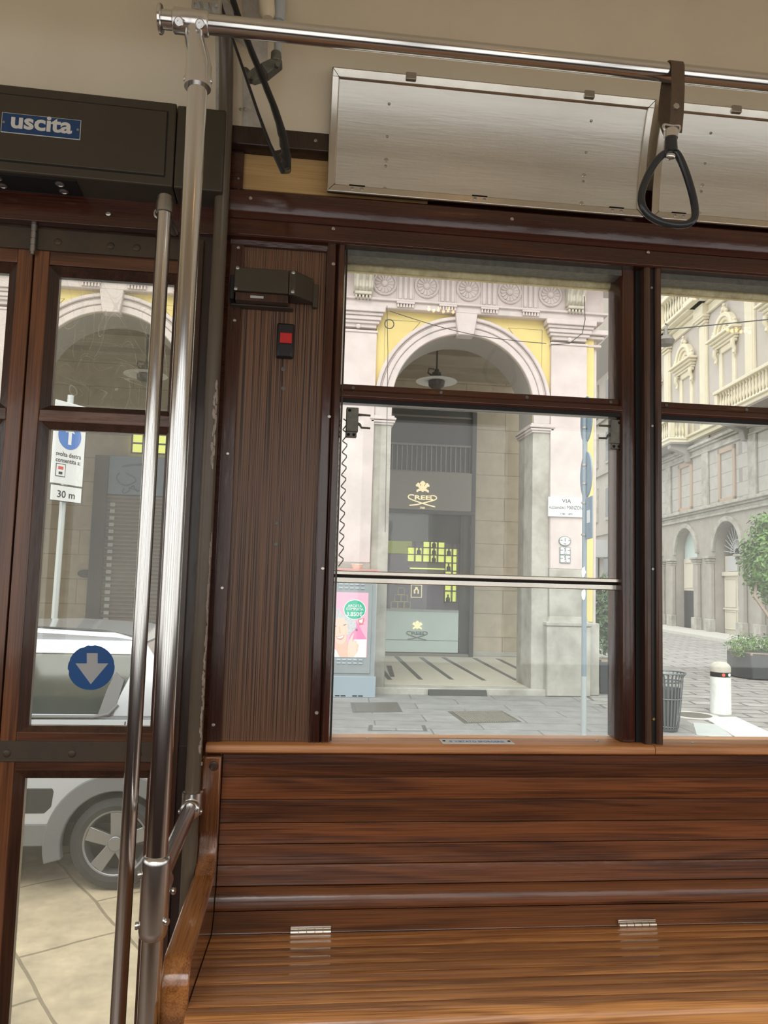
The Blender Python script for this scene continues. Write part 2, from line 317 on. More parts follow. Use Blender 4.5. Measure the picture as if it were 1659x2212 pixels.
# ------------------------------------------------------------------ mesh builder
# small fittings that become one part each
SPLIT = {'screw', 'rivet', 'bolt', 'hinge_rivet', 'bracket_bolt', 'latch_screw', 'grille_stud', 'cover_screw', 'side_frame', 'frame_rail', 'louvre', 'base_slot',
         'mitre_line', 'balcony_pier', 'clamp_ring_bolt', 'ceiling_rib', 'transom_bar', 'door_pillar', 'white_clothing', 'door_seam', 'torn_sticker', 'wheel_arch_trim', 'eyes', 'cover_strip'}
class MB:
    def __init__(s, mtx=None):
        s.v, s.f, s.m = [], [], mtx

    def add(s, vs, fs):
        b = len(s.v)
        for p in vs:
            p = V(p)
            s.v.append(s.m @ p if s.m is not None else p)
        s.f += [tuple(b + i for i in f) for f in fs]
        return s

    def box(s, x0, x1, y0, y1, z0, z1):
        return s.add([(x, y, z) for x in (x0, x1) for y in (y0, y1) for z in (z0, z1)],
                     [(0, 1, 3, 2), (4, 6, 7, 5), (0, 4, 5, 1), (2, 3, 7, 6), (0, 2, 6, 4), (1, 5, 7, 3)])

    def prism(s, pts, d):
        n = len(pts); d = V(d); pts = [V(p) for p in pts]
        return s.add(pts + [p + d for p in pts], [tuple(range(n)), tuple(range(2 * n - 1, n - 1, -1))] + [((i + 1) % n, i, n + i, n + (i + 1) % n) for i in range(n)])

    def xz(s, poly, y0, y1): return s.prism([(a, y0, b) for a, b in poly], (0, y1 - y0, 0))
    def yz(s, poly, x0, x1): return s.prism([(x0, a, b) for a, b in poly], (x1 - x0, 0, 0))
    def xy(s, poly, z0, z1): return s.prism([(a, b, z0) for a, b in poly], (0, 0, z1 - z0))

    def slab(s, p, q, r, t, d):
        """Four corners plus a thickness vector."""
        return s.prism([p, q, r, t], d)

    def cyl(s, p0, p1, r0, r1=None, n=24):
        p0, p1 = V(p0), V(p1); r1 = r0 if r1 is None else r1
        z = (p1 - p0).normalized(); a = z.orthogonal().normalized(); b = z.cross(a)
        ring = [(math.cos(2 * PI * i / n), math.sin(2 * PI * i / n)) for i in range(n)]
        vs = [p0 + (a * c + b * d) * r0 for c, d in ring] + [p1 + (a * c + b * d) * r1 for c, d in ring]
        return s.add(vs, [tuple(range(n - 1, -1, -1)), tuple(range(n, 2 * n))] + [(i, (i + 1) % n, n + (i + 1) % n, n + i) for i in range(n)])

    def lathe(s, prof, o, axis=(0, 0, 1), n=32, caps=True):
        o, z = V(o), V(axis).normalized(); a = z.orthogonal().normalized(); b = z.cross(a)
        vs, k = [], len(prof)
        for r, h in prof:
            for i in range(n):
                t = 2 * PI * i / n
                vs.append(o + z * h + (a * math.cos(t) + b * math.sin(t)) * max(r, 1e-5))
        fs = [(j * n + i, j * n + (i + 1) % n, (j + 1) * n + (i + 1) % n, (j + 1) * n + i) for j in range(k - 1) for i in range(n)]
        if caps: fs += [tuple(range(n - 1, -1, -1)), tuple(range((k - 1) * n, k * n))]
        return s.add(vs, fs)

    def tube(s, pts, r, n=12, closed=False, flat=None):
        """Swept ring; r is a number or one per point; flat = (half width, half height, up) sweeps a bar."""
        pts = [V(p) for p in pts]; k = len(pts)
        rs = r if isinstance(r, (list, tuple)) else [r] * k
        vs, a = [], None
        for j, p in enumerate(pts):
            d = (pts[(j + 1) % k] - pts[j - 1]) if closed else (pts[min(j + 1, k - 1)] - pts[max(j - 1, 0)])
            d = d.normalized()
            if flat:
                b = flat[2].cross(d).normalized(); a = d.cross(b)
                vs += [p + b * flat[0] * i + a * flat[1] * h for i, h in ((-1, -1), (1, -1), (1, 1), (-1, 1))]
            else:
                a = d.orthogonal().normalized() if a is None else (a - d * a.dot(d)).normalized()
                b = d.cross(a)
                vs += [p + (a * math.cos(2 * PI * i / n) + b * math.sin(2 * PI * i / n)) * rs[j] for i in range(n)]
        if flat: n = 4
        m = k if closed else k - 1
        fs = [(j * n + i, j * n + (i + 1) % n, ((j + 1) % k) * n + (i + 1) % n, ((j + 1) % k) * n + i) for j in range(m) for i in range(n)]
        if not closed: fs += [tuple(range(n - 1, -1, -1)), tuple(range((k - 1) * n, k * n))]
        return s.add(vs, fs)

    def ball(s, c, r, n=16, sc=(1, 1, 1)):
        c = V(c); k = n // 2
        vs = [c + V((math.sin(PI * j / k) * math.cos(2 * PI * i / n) * r * sc[0], math.sin(PI * j / k) * math.sin(2 * PI * i / n) * r * sc[1], math.cos(PI * j / k) * r * sc[2])) for j in range(1, k) for i in range(n)]
        vs += [c + V((0, 0, r * sc[2])), c - V((0, 0, r * sc[2]))]
        t, b = len(vs) - 2, len(vs) - 1
        fs = [(j * n + i, (j + 1) * n + i, (j + 1) * n + (i + 1) % n, j * n + (i + 1) % n) for j in range(k - 2) for i in range(n)]
        fs += [(t, i, (i + 1) % n) for i in range(n)] + [(b, (k - 2) * n + (i + 1) % n, (k - 2) * n + i) for i in range(n)]
        return s.add(vs, fs)

    def text(s, txt, o, size, right, up, depth=.002, bold=0.0, align='LEFT', sx=1.0):
        cu = bpy.data.curves.new('t', 'FONT'); cu.body = txt; cu.size = size; cu.align_x = align; cu.offset = bold * size; cu.extrude = depth / 2; cu.resolution_u = 3
        ob = bpy.data.objects.new('t', cu); C.objects.link(ob)
        me = bpy.data.meshes.new_from_object(ob.evaluated_get(bpy.context.evaluated_depsgraph_get()))
        R_, U_ = V(right).normalized(), V(up).normalized(); N_ = R_.cross(U_); o = V(o)
        s.add([o + R_ * v.co.x * sx + U_ * v.co.y + N_ * v.co.z for v in me.vertices], [tuple(p.vertices) for p in me.polygons])
        bpy.data.objects.remove(ob); bpy.data.curves.remove(cu); bpy.data.meshes.remove(me)
        return s

    def loose(s):
        r = list(range(len(s.v)))
        def find(i):
            while r[i] != i: r[i] = r[r[i]]; i = r[i]
            return i
        for f in s.f:
            for i in f[1:]: r[find(i)] = find(f[0])
        out = {}
        for f in s.f: out.setdefault(find(f[0]), []).append(f)
        res = []
        for fs in out.values():
            ids = sorted({i for f in fs for i in f}); mp = {i: k for k, i in enumerate(ids)}
            q = MB(); q.v = [s.v[i] for i in ids]; q.f = [tuple(mp[i] for i in f) for f in fs]; res.append(q)
        return res

    def build(s, name, m, parent=None, bevel=0.0, seg=2, weld=True, sharp=35):
        if name in SPLIT and parent is not None:
            q = s.loose()
            if len(q) > 1: return [x.build(name, m, parent, bevel, seg, weld, sharp) for x in q][0]
        if parent is not None: o0 = world_origin(parent)
        else:
            lo = [min(v[i] for v in s.v) for i in range(3)]; hi = [max(v[i] for v in s.v) for i in range(3)]
            o0 = V(((lo[0] + hi[0]) / 2, (lo[1] + hi[1]) / 2, lo[2]))
        me = bpy.data.meshes.new(name)
        me.from_pydata([tuple(v - o0) for v in s.v], [], s.f)
        bm = bmesh.new(); bm.from_mesh(me)
        bmesh.ops.recalc_face_normals(bm, faces=bm.faces)
        th = math.radians(sharp)
        for f in bm.faces: f.smooth = True
        for e in bm.edges:
            if len(e.link_faces) != 2 or e.calc_face_angle(0) > th: e.smooth = False
        bm.to_mesh(me); bm.free()
        me.materials.append(M[m] if isinstance(m, str) else m)
        ob = bpy.data.objects.new(name, me); C.objects.link(ob)
        if parent is not None: ob.parent = parent
        else: ob.location = o0
        if bevel:
            bv = ob.modifiers.new('bevel', 'BEVEL'); bv.width = bevel; bv.segments = seg; bv.limit_method = 'ANGLE'; bv.angle_limit = math.radians(40); bv.harden_normals = False
        return ob


def world_origin(o):
    p = V((0, 0, 0))
    while o is not None: p += o.location; o = o.parent
    return p


def thing(name, label, cat, loc, group=None):
    o = bpy.data.objects.new(name, None); C.objects.link(o); o.location = V(loc); o.empty_display_size = .05
    return tag(o, label, cat, group)


def tag(o, label, cat, group=None):
    o['label'] = label; o['category'] = cat
    if group: o['group'] = group
    return o


def struct(o):
    o['kind'] = 'structure'; return o


def sroot(name, loc):
    o = bpy.data.objects.new(name, None); C.objects.link(o); o.location = V(loc); o.empty_display_size = .05
    return struct(o)


def arc(cx, cz, r, a0, a1, n=24):
    return [(cx + r * math.cos(math.radians(a0 + (a1 - a0) * i / n)), cz + r * math.sin(math.radians(a0 + (a1 - a0) * i / n))) for i in range(n + 1)]


def ringarc(mb, cx, cz, r0, r1, y0, y1, a0=0, a1=180, n=32):
    return mb.xz(arc(cx, cz, r1, a0, a1, n) + arc(cx, cz, r0, a1, a0, n), y0, y1)


def screw(mb, p, r=.0045, n=(0, -1, 0), h=.002):
    p, n = V(p), V(n)
    return mb.lathe([(r, 0), (r, h * .5), (r * .75, h), (r * .35, h), (r * .3, h * .4)], p, n, 14)

# ================================================================== the tram: setting
X0, X1, YB = -3.0, 4.2, -2.3
struct(MB().box(X0, X1, YB, .06, -.06, 0).build('floor', 'floor'))

# ceiling: an arched lining, from cove to cove
CEIL = [(.0, 2.32), (-.022, 2.345), (-.04, 2.40), (-.075, 2.48), (-.135, 2.56), (-.24, 2.645), (-.42, 2.725), (-.68, 2.785), (-1.15, 2.81)]
full = CEIL + [(-2.3 - y, z) for y, z in CEIL[-2::-1]]
outer = [(y * 1.0 + (.05 if y > -1.15 else -.05) * (1 - abs(y + 1.15) / 2.4), z + .06) for y, z in full[::-1]]
ce = struct(MB().yz(full + [(YB - .06, 2.32), (YB - .06, 2.5)] + [(YB + .1, 2.72), (-1.15, 2.92), (-.1, 2.72), (.06, 2.5), (.06, 2.32)], X0, X1).build('ceiling', 'cream', sharp=60))
# cover strip down the ceiling beside the pole, patched paint left of the first panel
mb = MB()
for x0, x1, t in ((-.245, -.225, .006), (-.178, -.120, .003)):
    mb.prism([(x0, y - t * .6 - .001, z - t * .6) for y, z in CEIL[:7]] + [(x0, y, z + .003) for y, z in CEIL[6::-1]], (x1 - x0, 0, 0))
st = mb.build('cover_strip', 'flaking', ce)
mb = MB()
for q in ((478, 103), (528, 237), (520, 238), (545, 20)):
    p = A(*q, y=-.06); screw(mb, p + V((0, -.004, 0)), .004)
mb.build('screw', 'steel', ce)

# ---- wall above the windows: beams, plywood, strips
wr = sroot('wall_right', (.6, .03, .8))
MB().box(X0, X1, .012, .06, 2.10, 2.36).build('backing_board', 'red_wood', wr)
MB().box(-.235, .05, .012, .06, .83, 2.12).build('backing_board', 'red_wood', wr)
MB().box(-.235, X1, .0, .06, 0.0, .832).build('dado', 'red_wood', wr)
t1 = sroot('trim_1', (.6, -.02, 2.15))
za, zb, zc = A(720, 478, y=-.025).z, A(720, 523, y=-.025).z, A(515, 405, y=-.04).z
z455 = A(515, 452, y=-.04).z
MB().yz([(.012, zc), (-.036, zc), (-.042, zc - .006), (-.042, z455 + .004), (-.036, z455 - .006), (-.026, z455 - .016), (-.024, za), (-.024, zb + .004), (-.02, zb), (.012, zb)], -.205, X1).build('header_beam', 'red_wood', t1, .0015)
mb = MB()
for q, y in (((541, 428), -.042), ((720, 494), -.026), ((1106, 473), -.042), ((1400, 545), -.026)):
    screw(mb, A(*q, y=y), .0045)
mb.build('screw', 'screw', t1)
t2 = sroot('trim_2', (-.07, -.02, 2.28))
zs0, zs1 = A(600, 275, y=-.04).z, A(600, 324, y=-.04).z
MB().yz([(.012, zs0), (-.038, zs0 - .003), (-.042, zs1 + .008), (-.03, zs1), (.012, zs1)], -.205, .5).build('dark_rail', 'dark_wood_v', t2, .002)
MB().box(-.205, .3, -.008, .012, zc - .01, zs1 + .01).build('plywood_panel', 'ply', t2)
MB().box(-.205, -.172, -.020, -.006, zc, zs1).build('end_block', 'red_wood', t2, .001)
mb = MB(); screw(mb, A(682, 304, y=-.041), .0045); screw(mb, A(515, 386, y=-.021), .003); mb.build('screw', 'steel', t2)
# door header
t3 = sroot('trim_3', (-.6, -.01, 2.13))
zd0, zd1 = A(200, 424, y=-.01).z, A(200, 488, y=-.01).z
MB().box(X0, -.205, -.012, .06, zd1, 2.36).build('door_header', 'red_wood', t3, .002)
mb = MB(); screw(mb, A(234, 461, y=-.012), .0065); mb.build('screw', 'screw', t3)
# dark post between door and bench
t4 = sroot('trim_4', (-.25, .02, 0))
MB().box(-.277, -.222, .005, .05, 0, 2.14).build('door_post', 'dark_wood_v', t4, .002)
MB().box(-.277, -.262, -.008, .005, 0, 2.08).build('post_lath', 'bead', t4, .001)

# ---- laminate panel beside the first window
pn = sroot('trim_5', (-.06, .0, .86))
MB().box(-.166, .043, .0, .012, .854, 2.085).build('laminate', 'zebra', pn)
MB().box(-.196, -.163, -.010, .012, .854, 2.085).build('edge_strip', 'red_wood_v', pn, .0015)
zt = A(600, 528, y=-.008).z
MB().yz([(.01, zt + .012), (-.012, zt + .012), (-.016, zt + .002), (-.010, zt - .010), (.01, zt - .010)], -.196, .046).build('top_moulding', 'red_wood', pn, .001)
mb = MB()
for q in ((515, 535), (507, 692), (492, 980), (480, 1270), (461, 1566)): screw(mb, A(*q, y=-.010), .004)
mb.build('screw', 'screw', pn)
mb = MB()
for q in ((612, 797), (612, 839), (598, 1130), (596, 1176)):
    p = A(*q, y=-.0005); mb.lathe([(.0055, 0), (.0055, .001), (.0045, .0012), (.004, .0006)], p, (0, -1, 0), 18)
    mb.box(p.x - .0006, p.x + .0006, p.y - .0018, p.y, p.z - .004, p.z + .004)
mb.build('slotted_screw', 'dark_metal', pn)

# ---- windows
def window(n, xl, xr, first):
    r = sroot('window_%d' % n, ((xl + xr) / 2, .05, .86))
    # weathered outer frame above the top pane, dark box standing in for the shadowed gap above it
    zf = A(752, 585, y=.085).z
    MB().box(xl - .02, xr + .02, .012, .062, 2.075, 2.13).build('head_gap_shade', 'dark_metal', r)
    mb = MB().yz([(.062, 2.135), (.062, zf + .034), (.075, zf + .024), (.078, zf + .012), (.083, zf), (.1, zf), (.1, 2.135)], xl - .03, xr + .03)
    mb.build('outer_frame', 'yellow_frame', r, .0015)
    MB().box(xl - .012, xr + .012, .086, .090, 1.70, zf + .01).build('upper_pane', 'glass', r)
    # fixed middle rail, two-stepped
    za_, zb_ = A(1000, 842, y=.02).z, A(1000, 875, y=.02).z
    mb = MB().yz([(.09, za_), (.024, za_ - .001), (.022, za_ - .016), (.012, za_ - .022), (.010, zb_ + .006), (.014, zb_), (.09, zb_)], xl - .012, xr + .012)
    rl = mb.build('middle_rail', 'red_wood', r, .001)
    mb = MB()
    for k in range(4): screw(mb, (xl + .025 + k * (xr - xl - .05) / 3, .0225, za_ - .010), .0045)
    mb.build('screw', 'dark_metal', rl)
    MB().box(xl - .01, xr + .01, .015, .02, zb_ - .010, zb_).build('rubber_seal', 'slot', r)
    if first:
        z0, z1, z2, z3 = A(1000, 1242, y=.05).z, A(1000, 1249.5, y=.05).z, A(1000, 1253.5, y=.05).z, A(1000, 1266, y=.05).z
        p = MB().box(xl - .01, xr + .01, .036, .040, z1, zb_ + .004).build('sliding_pane', 'glass_mid', r)
        MB().box(xl - .004, xr + .014, .027, .048, z1, z0 + .002).build('pane_bottom_bar', 'sheet_frame', p, .002)
        q = MB().box(xl - .01, xr + .01, .050, .054, .85, z2).build('lower_pane', 'glass_low', r)
        MB().box(xl - .004, xr + .014, .040, .064, z3, z2).build('pane_top_bar', 'sheet_frame', q, .002)
        MB().box(xl - .004, xr + .014, .036, .05, z2 - .001, z1 + .001).build('bar_gap', 'slot', q)
        for side, X in ((1, xl), (-1, xr)):
            c = 'latch'
            xa = A(747 if side > 0 else 1340, 915, y=.03).x
            zt_, zl_ = A(760, 882, y=.03).z, A(760, 946, y=.03).z
            if side < 0: zt_, zl_ = A(1324, 908, y=.03).z, A(1324, 971, y=.03).z
            lat = MB().box(min(xa, xa + side * .031), max(xa, xa + side * .031), .018, .034, zl_ + .014, zt_).build('latch', 'dark_metal', r, .002)
            MB().box(min(xa, xa + side * .028), max(xa, xa + side * .028), .022, .034, zl_, zl_ + .016).build('latch_foot', 'dark_metal', lat, .002)
            for dz, bend in ((.017, 0), (.050, .012)):
                z = zt_ - dz; xs = xa + side * .028
                pts = [(xs, .028, z + bend), (xs + side * .008, .026, z + bend * .6), (xs + side * .012, .025, z), (xs + side * .034, .022, z - .001)]
                MB().tube(pts, [.004, .0035, .003, .0026], 8).build('prong', 'dark_metal', lat)
            mb = MB()
            for dx, dz in ((.008, .008),): screw(mb, (xa + side * dx, .018, zt_ - dz), .004)
            for dx in (.007, .021): screw(mb, (xa + side * dx, .022, zl_ + .007), .004)
            mb.build('latch_screw', 'slot', lat)
            # toothed rack the latch runs along
            zr0, zr1 = (A(737, 1225, y=.04).z, A(747, 905, y=.04).z) if side > 0 else (A(1345, 1245, y=.04).z, A(1345, 985, y=.04).z)
            xw = xa + side * .002 if side > 0 else xa + .0
            pts = []; nt_ = 13 if side > 0 else 11
            for k in range(nt_):
                z = zr1 + (zr0 - zr1) * k / nt_; h = (zr0 - zr1) / nt_
                pts += [(xw - side * .008, .04, z), (xw + side * .003, .04, z + h * .25), (xw + side * .003, .04, z + h * .42), (xw - side * .008, .04, z + h * .95)]
            MB().tube(pts, .0017, 6).build('toothed_rack', 'dark_metal', r)
    else:
        MB().box(xl - .01, xr + .01, .050, .054, .85, zb_ + .004).build('lower_pane', 'glass_mid', r)
    return r
XL1, XR1 = .099, .833
XL2, XR2 = .937, 1.671
window(1, XL1, XR1, True)
window(2, XL2, XR2, False)
# jamb left of window 1: two ridges, then the dark reveal
t6 = sroot('trim_6', (.07, .0, .86))
MB().xy([(.043, .012), (.043, -.010), (.046, -.013), (.066, -.013), (.070, -.008), (.072, .012)], .851, 2.095).build('jamb_ridge', 'red_wood_v', t6, .001)
MB().xy([(.073, .012), (.073, -.009), (.077, -.013), (.090, -.011), (.094, .0), (.094, .012)], .851, 2.095).build('jamb_ridge', 'red_wood_v', t6, .001)
MB().box(.043, XL1, .012, .095, .85, 2.12).build('jamb_reveal', 'dark_wood_v', t6, .001)
mb = MB()
for q in ((720, 570), (711, 900), (697, 1228), (684, 1540)): screw(mb, A(*q, y=-.013), .0045)
mb.build('screw', 'screw', t6)
# pillar between the windows
def pillar(n, x):
    t = sroot('trim_%d' % n, (x + .052, .0, .86))
    MB().xy([(x, .095), (x, .016), (x + .004, .010), (x + .022, .006), (x + .038, .010), (x + .040, .095)], .855, 2.12).build('jamb', 'red_wood_v', t, .001)
    MB().box(x + .040, x + .100, .010, .095, .855, 2.12).build('pillar_core', 'slot', t)
    for a, b in ((x + .054, x + .072), (x + .084, x + .101)):
        MB().xy([(a, .012), (a, -.012), (a + .004, -.017), (b - .004, -.017), (b, -.012), (b, .012)], .848, 2.095).build('fillet', 'fillet', t, .001)
    MB().box(x + .072, x + .084, -.006, .012, .850, 2.095).build('dark_strip', 'black', t)
    MB().xy([(x + .101, .095), (x + .101, .0), (x + .106, .0), (x + .106, .095)], .855, 2.095).build('jamb', 'red_wood_v', t, .001)
    mb = MB()
    for z in (A(1398, 623, y=0).z, A(1399, 921, y=0).z, A(1397, 1229, y=0).z): screw(mb, (x + .078, -.006, z), .004)
    mb.build('screw', 'steel', t)
    mb = MB(); screw(mb, (x + .078, -.006, A(1397, 1552, y=0).z), .0045, h=.004); mb.build('brass_screw', 'brass', t)
pillar(7, XR1 - .002)
pillar(8, XR2 - .002)
# rest of that side, beyond the frame
t9 = sroot('trim_9', (2.9, .03, .86))
MB().box(XR2 + .10, X1, .0, .06, .85, 2.12).build('side_panel', 'red_wood', t9)
# sill: two boards
sl_ = sroot('trim_10', (.5, .0, .83))
for a, b in ((-.196, .902), (.9035, 2.3)):
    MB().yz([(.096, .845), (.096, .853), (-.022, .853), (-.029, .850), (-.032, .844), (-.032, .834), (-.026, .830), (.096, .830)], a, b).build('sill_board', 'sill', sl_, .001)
mb = MB()
for q in ((793, 1596), (1289, 1601), (1497, 1605)): screw(mb, A(*q, z=.853), .0045, (0, 0, 1))
mb.build('screw', 'screw', sl_)

# ---- the doors
def door(n, x0, x1, left, scratched):
    """A folding leaf: stiles, rails, three panes in dark beads."""
    d = sroot('door_%d' % n, ((x0 + x1) / 2, .04, 0))
    ya, yb = .026, .062
    zt_, g = 2.032, .036
    sx0 = x0 + g if left else x0 + g
    for a, b in ((x0, x0 + .036), (x1 - .036, x1)):
        MB().box(a, b, ya, yb, .02, 2.085).build('stile', 'door_wood', d, .002)
    rows = [(1.976, 1.650, 'glass_scr'), (1.590, .878, 'glass_door'), (.757, .13, 'glass_door')]
    for zt2, zb2 in ((2.085, 2.0), (1.636, 1.606), (.866, .777), (.118, .02)):
        MB().box(x0 + .036, x1 - .036, ya + .001, yb, zb2, zt2).build('rail', 'door_rail', d, .002)
    for k, (zt2, zb2, gm) in enumerate(rows):
        xa, xb = x0 + .036, x1 - .036; f = .022; zt3, zb3 = zt2 + f, zb2 - f * .7
        mb = MB()
        mb.slab((xa, ya + .002, zt3), (xb, ya + .002, zt3), (xb - f, ya + .016, zt2), (xa + f, ya + .016, zt2), (0, .016, 0))
        mb.slab((xa, ya + .002, zb3), (xb, ya + .002, zb3), (xb - f, ya + .016, zb2), (xa + f, ya + .016, zb2), (0, .016, 0))
        mb.slab((xa, ya + .002, zt3), (xa, ya + .002, zb3), (xa + f, ya + .016, zb2), (xa + f, ya + .016, zt2), (0, .016, 0))
        mb.slab((xb, ya + .002, zt3), (xb, ya + .002, zb3), (xb - f, ya + .016, zb2), (xb - f, ya + .016, zt2), (0, .016, 0))
        mb.build('glazing_bead', 'bead', d)
        MB().box(xa, xb, ya + .024, ya + .028, zb3, zt3).build('pane', gm, d)
    for za_, zb_ in ((2.088, 2.034), (.846, .799)):
        s_ = MB().box(x0, x1, ya - .006, ya + .001, zb_, za_).build('metal_strap', 'strap_iron', d, .001)
        for fx in ((.14, .46, .62) if za_ > 2 else (.05, .42, .8)):
            MB().lathe([(.0095, 0), (.0085, .0015), (.006, .003), (.003, .0034)], (x0 + (x1 - x0) * fx, ya - .006, (za_ + zb_) / 2 - .004), (0, -1, 0), 18).build('rivet', 'strap_iron', s_)
    return d
DX = -.677
door(1, DX + .002, -.279, True, True)
door(2, DX - .4, DX - .002, False, True)
dh = sroot('door_3', (DX, .01, 2.06))
MB().box(DX - .006, DX + .006, .050, .061, .02, 2.085).build('seam_light_stop', 'black', dh)  # black strip added behind the seam to stop a slit of daylight
mb = MB()
for k in range(4): mb.cyl((DX + .001, .014, 2.025 + k * .017), (DX + .001, .014, 2.0405 + k * .017), .0075, n=16)
mb.cyl((DX + .001, .014, 2.018), (DX + .001, .014, 2.098), .005, n=12)
mb.build('hinge', 'steel', dh)
MB().box(-3, DX - .4, .01, .06, 0, 2.09).build('fixed_panel', 'red_wood', struct(dh))
struct(MB().box(-.27, -.235, .0, .06, .02, .84).build('trim_11', 'dark_wood_v'))

# ---- far side and ends of the car, behind the camera: far-side windows enlarged, all unglazed, to admit more daylight
wl = sroot('wall_left', (.6, YB, 0))
MB().box(X0, X1, YB - .06, YB, 0, .80).build('dado', 'red_wood', wl)
MB().box(X0, X1, YB - .06, YB, 2.16, 2.36).build('header', 'red_wood', wl)
k = 0
x = X0
while x < X1:
    MB().box(x, x + .1, YB - .06, YB, .80, 2.16).build('pillar', 'red_wood_v', wl); x += .836
for nm, xx in (('wall_front', X0), ('wall_back', X1)):
    e = sroot(nm, (xx, -1.15, 0))
    MB().box(xx - .03, xx + .03, YB, .06, 0, .9).build('dado', 'red_wood', e)
    MB().box(xx - .03, xx + .03, YB, .06, 2.1, 2.85).build('header', 'cream', e)
    for y in (YB, -1.6, -.75, -.04): MB().box(xx - .03, xx + .03, y, y + .1, .9, 2.1).build('pillar', 'red_wood_v', e)

# ================================================================== things in the tram
# ---- bench
bn = thing('slatted_bench', 'long varnished brown wooden slatted bench under the windows', 'bench', (.6, -.3, 0))
rows = (1629, 1679, 1726, 1775, 1820, 1863, 1908, 1959.6, 2008)
ys = (-.014, -.015, -.016, -.018, -.021, -.025, -.033, -.054, -.094)
prof = [V((0, y, A(980, r_, y=y).z)) for r_, y in zip(rows, ys)]
BX0, BX1 = -.156, 2.25
nrm = []
for k in range(8):
    a, b = prof[k], prof[k + 1]
    d = (b - a).normalized(); n = V((0, d.z, -d.y))
    if n.y > 0: n = -n
    g = .0007
    # gently crowned slat face
    pts = [a + d * g + n * -.014, a + d * g + n * -.0004, a + d * (g + .0015) + n * .0004]
    L_ = (b - a).length
    bulge = .0075 if k == 6 else .0004
    for u in (.1, .2, .3, .4, .5, .6, .7, .8, .9): pts.append(a + d * (L_ * u) + n * (.0004 + bulge * math.sin(PI * u)))
    pts += [b - d * (g + .0015) + n * .0004, b - d * g + n * -.0004, b - d * g + n * -.014]
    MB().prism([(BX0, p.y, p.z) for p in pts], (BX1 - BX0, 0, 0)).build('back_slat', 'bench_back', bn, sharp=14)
hz = prof[8]
front = V((0, -.548, A(980, 2183, y=-.548).z))
NS = 9
d = (front - hz).normalized(); n = V((0, -d.z, d.y))
if n.z < 0: n = -n
L_ = (front - hz).length
for k in range(NS):
    a, b = hz + d * (L_ * k / NS), hz + d * (L_ * (k + 1) / NS)
    g = .0009; sag = -.010 * math.sin(PI * (k + .5) / NS)
    if k < NS - 1:
        pts = [a + d * g - n * .016, a + d * g - n * .0006, a + d * (g + .002) + n * .0, b - d * (g + .002) + n * .0, b - d * g - n * .0006, b - d * g - n * .016]
    else:
        pts = [a + d * g - n * .03, a + d * g - n * .0006, a + d * (g + .002)]
        e = b; R = .022
        for t in range(0, 91, 15):
            c = e - d * R - n * R
            pts.append(c + d * R * math.sin(math.radians(t)) + n * R * math.cos(math.radians(t)))
        pts.append(e - n * .045)
        pts.append(e - d * .02 - n * .045)
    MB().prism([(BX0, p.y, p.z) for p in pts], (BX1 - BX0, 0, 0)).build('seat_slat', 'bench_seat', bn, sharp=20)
MB().box(BX0, BX1, -.53, -.51, .05, front.z - .04).build('front_board', 'bench_back', bn, .002)
MB().box(BX0, BX1, -.012, -.001, .30, prof[0].z + .004).build('back_board', 'slot', bn)
# end panel: stile, sweep and arm in one board, with a lighter arm top
zst = .826
ARM = .578
panel = [(-.004, .05), (-.004, zst), (-.040, zst), (-.042, .66), (-.048, .625), (-.062, .60), (-.085, ARM - .004), (-.12, ARM - .012), (-.455, ARM - .012), (-.480, ARM - .02), (-.492, ARM - .045), (-.490, ARM - .08), (-.478, ARM - .13), (-.47, .40), (-.46, .05)]
ep = MB().yz(panel, -.2015, -.1575).build('end_panel', 'bench_end', bn, .004, 3)
top = [(-.085, ARM), (-.12, ARM + .001), (-.455, ARM + .006), (-.480, ARM), (-.496, ARM - .018), (-.502, ARM - .045), (-.499, ARM - .08), (-.488, ARM - .12), (-.478, ARM - .12), (-.488, ARM - .08), (-.490, ARM - .045), (-.484, ARM - .022), (-.470, ARM - .014), (-.455, ARM - .012), (-.12, ARM - .013), (-.085, ARM - .014)]
MB().yz(top, -.2035, -.1555).build('arm_cap', 'bench_arm', ep, .003, 2)
mb = MB(); mb.lathe([(.011, 0), (.010, .0012), (.006, .0018)], A(462, 1655, y=-.041), (0, -1, 0), 16); mb.build('knot', 'bead', ep)
mb = MB(); screw(mb, A(413, 2160, x=-.1555), .003, (1, 0, 0)); mb.build('screw', 'screw', ep)
for a, b in ((627, 715), (1335, 1416)):
    pa, pb = A(a, 2010 - (a > 1000) * 9, y=-.098), A(b, 2010 - (a > 1000) * 8.5, y=-.098)
    z = hz.z + .004
    h = MB()
    for k in range(5):
        xa = pa.x + (pb.x - pa.x) * k / 5; xb = pa.x + (pb.x - pa.x) * (k + 1) / 5
        h.cyl((xa + .0007, -.100, z), (xb - .0007, -.100, z), .0068, n=16)
    ho = h.build('hinge', 'sheet_frame', bn)
    MB().box(pa.x, pb.x, -.100, -.093, z - .004, z + .012).build('hinge_leaf', 'sheet_frame', ho, .001)

